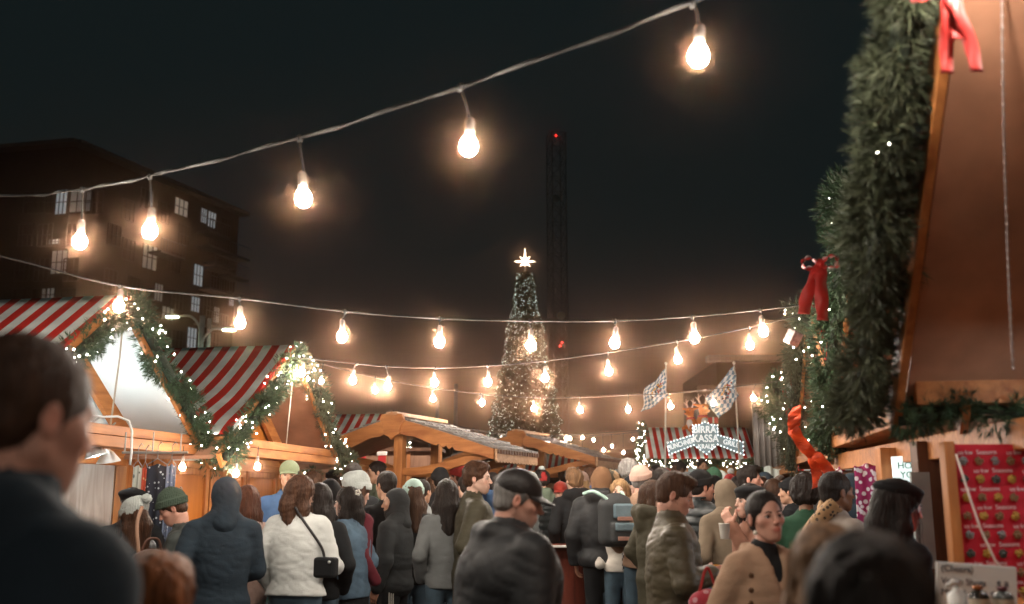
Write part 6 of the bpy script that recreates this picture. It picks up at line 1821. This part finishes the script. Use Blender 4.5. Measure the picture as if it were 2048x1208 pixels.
person('bearded man behind the kiosk counter', 1405, 934, 18.6, 170, 'tan', 'short', 'dark', T(m=BLK), beard='full', res=.008, rootz=.25, head=(20, 0, 0))
person('woman in a black beanie in front of the kiosk, talking to the bearded man', 1360, 942, 17.6, -70, 'pale', 'long', 'chestnut', T(m=cloth('plaid', (.2, .05, .05))), hat=('beanie', BLK), female=True, res=.008, rootz=.12)
person('person in a green hood close to the kiosk', 1424, 955, 15.2, 30, 'tan', None, 'dark', T(m=GREENC), hood='up', res=.010, eyes=False)
person('person in a beige hood between the two black beanies', 1448, 990, 8.6, 20, 'tan', None, 'brown', T(m=cloth('beige', (.22, .17, .12))), hood='up', res=.008, eyes=False)
person('smiling man with short dark hair, taller than the crowd, looking right', 1500, 960, 10.2, -120, 'rosy', 'quiff', 'dark', T(m=BLK), res=.0055, build=1.05, head=(12, 0, 0))
person('woman in a black hat holding a phone up, behind the tan coat woman', 1497, 1004, 7.2, 110, 'pale', 'long', 'dark', T(m=cloth('rust', (.25, .12, .08))), hat=('beret', BLK), female=True, res=.006, arms=('phone', 'down'))
tw = person('woman in camel coat and black turtleneck, dark hair tied back, facing the camera', 1532, 1036, 4.6, -160, 'rosy', 'bun', 'dark', T(m=CAMEL, thick=.02, fold=.006, open=1, inner=BLK, bulk_collar=.0001, collar=.0, hem=.6), res=.0038, female=True, head=(-8, -4, 4), arms=('pocket', 'pocket'), hem=.6, hsc=1.04)
person('dark haired person in a green knit behind the tan coat woman', 1612, 990, 7.6, -20, 'brown', 'curly', 'dark', T(m=GREENC), res=.008, eyes=False)
lm = person('man with short dark hair, a pale coat and a leopard print scarf, looking right', 1674, 986, 6.3, -75, 'brown', 'short', 'dark', T(m=cloth('stone', (.30, .26, .23)), thick=.02), res=.005, build=1.12, beard='stubble', arms=('down', 'down'))
person('woman with long dark hair and a dark beret, facing right under the lit sign', 1800, 1014, 4.7, -82, 'pale', 'long', 'dark', T(m=BLK), hat=('beret', BLK), female=True, res=.005, head=(-6, 12, 0))
# far and middle crowd, a few kinds, each placed by its head
far = [(930, 975, 11.5, 30), (1060, 968, 13, 160), (1082, 962, 16, 20), (1180, 955, 16, 10), (1225, 962, 14, -60), (1262, 978, 12, 190), (1275, 968, 17, 40), (1298, 958, 15, 10),
       (1312, 950, 18, 60), (1326, 962, 14, -40), (1345, 968, 12.5, 90), (1380, 968, 13.5, -90), (1392, 985, 10.6, 30), (1430, 975, 12.0, -20), (1440, 962, 16, 20), (1462, 972, 13, 160), (1474, 985, 10.8, 100), (1520, 978, 12, 20),
       (1532, 966, 15, -60), (1546, 984, 10.6, 0), (1562, 972, 13.5, 180), (1580, 985, 10.0, 60), (1594, 974, 14, -30), (1625, 985, 11.0, 170), (1640, 975, 9.2, -60), (1660, 992, 8.2, 20), (868, 975, 13, -20), (905, 968, 15.5, 60),
       (942, 962, 17, 10), (985, 965, 15, 0), (1008, 960, 18, 40), (1035, 962, 17, -70), (600, 962, 12.5, 30), (628, 968, 11.5, -60), (668, 962, 13, 60), (815, 965, 15.5, 100), (856, 962, 17.5, -30), (1130, 955, 19, 20), (1150, 957, 21, 60),
       (1200, 956, 22, 10), (1240, 957, 20, -30), (1330, 954, 20, 50), (1490, 962, 18, 20), (1510, 958, 20, 90), (1105, 958, 20, 0), (970, 958, 21, 90), (740, 962, 16, 70), (1292, 975, 12.2, 175), (1365, 985, 9.8, -60), (1700, 985, 7.2, 30)]
hats = [None, ('beanie', BLK), None, ('beanie', GREYW), None, ('beanie', CREAMK), ('cap', BLK), None, ('beanie', BRNK), None, ('beanie', RED, T(pom=(0, -.03, .17), pm=CREAMK)), None, ('beanie', NAVY)]
tops = [BLK, NAVY, CHAR, OLIVE, GREYW, SHELL, BLK, CAMEL, SAGE, CHAR, PUFF, BLUSH, BLUEJ]
hrs = [('short', 'dark'), ('long', 'brown'), ('messy', 'chestnut'), ('long', 'dark'), ('short', 'brown'), ('long', 'blond'), ('curly', 'dark')]
wear = {'BLK': 'black', 'NAVY': 'navy'}
tn = ['black', 'navy', 'charcoal', 'olive', 'grey', 'shiny black', 'black', 'camel', 'sage green', 'charcoal', 'quilted dark', 'blush pink', 'blue']
place = ['left of the big shelter', 'beside the big shelter', 'behind the capped man', 'left of the white stage', 'before the white stage', 'left of the kiosk', 'in front of the kiosk', 'right of the kiosk', 'below the right garlands']
for i, (px, py, Y, fc) in enumerate(far):
    ht = hats[(i * 5) % len(hats)]; hr = hrs[(i * 3) % len(hrs)]; k = (i * 4) % len(tops)
    pl = 0 if px < 700 else 1 if px < 900 else 2 if px < 1070 else 3 if px < 1215 else 4 if px < 1300 else 5 if px < 1345 else 6 if px < 1440 else 7 if px < 1540 else 8
    turn = 'back turned' if abs(fc) <= 45 else ('facing the camera' if abs(fc) > 135 else ('turned left' if fc > 0 else 'turned right'))
    hd = {'beanie': ' beanie', 'cap': ' cap'}.get(ht[0], ' hat') if ht else ''
    hc_ = '' if not ht else {'cloth_black': 'black', 'cloth_grey_wool': 'grey', 'cloth_cream_knit': 'cream', 'cloth_brown_knit': 'brown', 'cloth_red_cloth': 'red', 'cloth_navy': 'navy'}.get(ht[1].name, 'dark')
    head_ = (hc_ + hd) if ht else ('%s %s hair' % (hr[0] if hr[0] in ('short', 'long', 'curly') else 'tousled', hr[1]))
    dist = 'distant' if Y > 15 else 'mid-crowd'
    lb = '%s person with %s and %s top, %s, %s' % (dist, head_, tn[k], turn, place[pl])
    if len(lb.split()) > 16: lb = lb.replace(' hair', '-haired').replace('and ', '', 1)
    if len(lb.split()) > 16: lb = lb.replace('mid-crowd ', '')
    person(lb, px, py, Y, fc, ('pale', 'tan', 'rosy', 'brown', 'olive')[i % 5], hr[0], hr[1], T(m=tops[k], thick=.02, bulk_collar=.035 if i % 3 else 0), hat=ht,
           res=.010 if Y < 14 else .013, eyes=False, female=hr[0] == 'long', hood='up' if i % 9 == 4 and not ht else None, arms=('pocket', 'front') if i % 2 else ('down', 'pocket'))

# ------------------------------------------------------------------ things worn or held
from mathutils.bvhtree import BVHTree
def surf(root, names):
    V, Fc = [], []; M = Matrix.Translation(root.location) @ Matrix.Rotation(root.rotation_euler.z, 4, 'Z')
    for ch in root.children:
        if ch.name.split('.')[0] in names:
            n = len(V); V += [M @ v.co for v in ch.data.vertices]; Fc += [[i + n for i in p.vertices] for p in ch.data.polygons]
    return BVHTree.FromPolygons(V, Fc)
def drape(name, root, names, px, r, matl, lift=.5, flat=None, parent=None, near=None):
    T_ = surf(root, names); o0 = Vector((0, 0, CAMZ)); P = []; last = None
    for x, y in curve_px(px):
        d = (at(x, y, 5) - o0).normalized(); h = T_.ray_cast(o0, d)
        if h[0] is not None: dist = h[3]; last = dist
        elif last is None: continue
        else: dist = last
        P.append(o0 + d * (dist - r * lift))
    Mi = (Matrix.Translation(root.location) @ Matrix.Rotation(root.rotation_euler.z, 4, 'Z')).inverted()
    for _ in range(2): P = [P[0]] + [(P[i - 1] + P[i] * 2 + P[i + 1]) / 4 for i in range(1, len(P) - 1)] + [P[-1]]
    m = MB(); m.tube([Mi @ p for p in P], r, 6); return m.build(name, matl, root, True)
def curve_px(px, n=6):
    return [(p.x, p.y) for p in curve_pts([(x, y, 0) for x, y in px], n)]
drape('bag_strap', wj, ('jacket', 'hair'), [(590, 1014), (606, 1040), (626, 1068), (645, 1098), (650, 1125)], .010, BLACK)
hb = empty('shoulder_bag', at(652, 1135, 7.2), R(-20), 'small black shoulder bag hanging at the hip of the white jacket woman', 'bag')
m = MB(); m.box((0, 0, 0), (.17, .08, .14)); m.build('bag_body', BLK, hb, bevel=.02); m = MB(); m.sphere((0.05, -.045, .04), .012, 8); m.build('clasp', GALV, hb, True)
hc_ = at(716, 985, 7.95); o = empty('hair_clip', hc_, 0, 'pale flower shaped clip in the dark hair of the denim jacket woman', 'hair clip'); m = MB()
for a in range(5): m.sphere((.016 * math.cos(a * 1.256), 0, .016 * math.sin(a * 1.256)), .011, 6)
m.build('petals', CREAM, o, True)
for k in range(3): drape('leg_stripe', bh, ('trousers',), [(779 + k * 4, 1142), (779 + k * 4, 1170), (778 + k * 4, 1200), (779 + k * 4, 1240)], .006, CREAM)
# brown backpack of the pompom woman
bk = empty('brown_backpack', at(300, 1140, 7.0), R(30), 'brown leather backpack on the shoulder of the pompom beanie woman', 'backpack')
LEA = mat('brown_leather', (.10, .045, .03), .4, .2, 12, .2, 60)
g = Field(*(np.arange(-.2, .2, .012) for i in range(3))); g.box((0, 0, -.02), (.13, .07, .13), .06, 0); g.ell((0, 0, .08), (.10, .07, .06), .04); V, Q = g.mesh(); link('bag_body', np_mesh('bag_body', V, Q), LEA, bk)
m = MB(); m.tube(curve_pts([(-.07, 0, .11), (-.03, 0, .2), (.04, 0, .2), (.07, 0, .11)]), .009, 7); m.build('handle', LEA, bk, True)
m = MB(); m.tube(curve_pts([(-.08, 0, .10), (-.10, .03, .3), (-.06, .12, .42)]), .013, 7); m.build('shoulder_strap', mat('strap_tan', (.35, .2, .13), .5), bk, True)
m = MB(); m.tube([(-.09, -.072, .03), (.09, -.072, .03)], .004, 5); m.build('zip', GALV, bk)
# grey backpack
bq = bp_; o = empty('grey_backpack', at(1232, 1045, 9.98), R(16), 'dark grey backpack with slate pockets and mint straps on the brown hooded person', 'backpack')
PK = mat('pack_dark', (.03, .034, .036), .7, .15, 20, .3, 90); SL = mat('pack_slate', (.13, .19, .22), .7, .1, 20, .2, 90); PB = mat('pack_pink_leather', (.32, .17, .13), .5)
g = Field(*(np.arange(-.3, .3, .012) for i in range(3))); g.box((0, 0, 0), (.155, .10, .21), .07, 0); g.ell((0, 0, .16), (.13, .09, .10), .05); g.box((.02, -.10, -.09), (.11, .05, .09), .03, .02)
V, Q = g.mesh(); link('bag_body', np_mesh('bag_body', V, Q), PK, o)
m = MB(); m.box((.03, -.10, .10), (.19, .05, .13)); m.build('top_pocket', SL, o, bevel=.02)
m = MB(); m.box((.03, -.145, -.035), (.19, .04, .075)); m.build('lower_pocket', SL, o, bevel=.015)
for z in (.035, -.135): m = MB(); m.box((.03, -.155, z), (.15, .02, .035)); m.build('leather_band', PB, o, bevel=.005)
MINT = mat('mint_strap', (.35, .50, .44), .8)
m = MB(); m.tube(curve_pts([(-.09, -.06, .19), (-.14, -.03, .235), (-.20, .04, .27), (-.25, .14, .25)]), .017, 7); m.build('shoulder_strap', MINT, o, True)
m = MB(); m.tube(curve_pts([(.07, -.04, .20), (.08, .02, .25), (.10, .12, .27)]), .016, 7); m.build('shoulder_strap', MINT, o, True)
# checked scarf hanging from a bag, lower right of the backpack
hanging('checked_scarf', 'black and white checked cloth hanging below the grey backpack', 'scarf', at(1244, 1105, 10.0), at(1266, 1105, 10.0), .16, HOUND, amp=.01, fr=1, hook=False)
# leopard scarf
drape('leopard_scarf', lm, ('jacket', 'hair', 'body'), [(1672, 1008), (1650, 1030), (1625, 1060), (1606, 1095), (1596, 1130)], .055, LEOP, lift=.2)
# earring
o = empty('pearl_earring', at(1511, 1066, 4.5), 0, 'pearl earring on the woman in the camel coat', 'earring'); m = MB(); m.sphere((0, 0, 0), .011, 10); m.build('pearl', mat('pearl', (.8, .75, .66), .2), o, True)
# cup in the hand of the waxed jacket man
w_, M_, s_ = HANDS[(bm.name, 1)]
loc = Vector(w_) + (Vector(M_[:, 1]) * .075 - Vector(M_[:, 2]) * .052) * s_
loc = Matrix.Translation(bm.location) @ Matrix.Rotation(bm.rotation_euler.z, 4, 'Z') @ loc
cup('plastic cup of golden beer in the hand of the waxed jacket man', loc - Vector((0, 0, .065)))
cup('pale paper cup held up between the beer drinker and the camel coat woman', at(1450, 1078, 6.9), matl=mat('paper_cup', (.55, .52, .47), .6), h=.10)
g = Field(*(np.arange(-.16, .16, .012) for i in range(3)))
o = empty('red_bag', at(1418, 1232, 4.9), R(20), 'red patterned cloth bag low between the beer drinker and the camel coat', 'bag'); g.box((0, 0, -.01), (.10, .05, .11), .05, 0); g.ell((0, 0, .06), (.07, .05, .06), .05); V, Q = g.mesh()
link('bag_body', np_mesh('bag_body', V, Q), spot_mat('red_flower', (.35, .03, .05), (.55, .3, .33), 22, .3), o); m = MB(); m.tube(curve_pts([(-.05, 0, .1), (0, 0, .22), (.05, 0, .1)]), .007, 6); m.build('handle', RED, o, True)
# long beam over the right-hand openings
a, b = at(1640, 930, 9.2), at(2075, 864, 4.05); m = MB(); m.bar(a, b, .06, .13); o = m.build('wooden_beam', WOOD, None, bevel=.006); o.name = 'wooden_beam'; tag(o, 'long orange wooden beam over the openings on the right, above the crimson display', 'beam')
# the sweater of the blond woman and buttons of the camel coat
for y in (1150, 1180, 1206):
    T_ = surf(tw, ('jacket',)); o0 = Vector((0, 0, CAMZ)); d = (at(1502, y, 5) - o0).normalized(); h = T_.ray_cast(o0, d)
    if h[0] is not None:
        Mi = (Matrix.Translation(tw.location) @ Matrix.Rotation(tw.rotation_euler.z, 4, 'Z')).inverted(); m = MB(); m.sphere(Mi @ h[0], .012, 8); m.build('button', mat('button_brown', (.12, .06, .03), .3), tw, True)

bq_ = [o for o in C.objects if o.name.startswith('grey_backpack')][0]; bq_.scale = (1.1,) * 3
T_ = surf(cm, ('cap',)); o0 = Vector((0, 0, CAMZ)); d = (at(1066, 936, 5) - o0).normalized(); h = T_.ray_cast(o0, d)
if h[0] is not None:
    Mi = (Matrix.Translation(cm.location) @ Matrix.Rotation(cm.rotation_euler.z, 4, 'Z')).inverted(); m = MB(); m.sphere(Mi @ h[0], (.014, .012, .026), 8); m.build('cap_patch', mat('orange_patch', (.7, .2, .02), .6), cm, True)
# ------------------------------------------------------------------ orange haze added for the glow round the bulbs
hz = MB(); hz.box((0, 52, 24), (260, 150, 50))
haze = hz.build('haze', None)
tag(haze, kind='stuff')
hm = bpy.data.materials.new('glow_haze'); hm.use_nodes = True
hn = hm.node_tree.nodes; hn.remove(hn['Principled BSDF'])
pv = hn.new('ShaderNodeVolumePrincipled')
pv.inputs['Color'].default_value = (1.0, 0.58, 0.37, 1)
pv.inputs['Density'].default_value = 0.0039
pv.inputs['Anisotropy'].default_value = 0.991
hm.node_tree.links.new(pv.outputs[0], hn['Material Output'].inputs['Volume'])
haze.data.materials.append(hm)
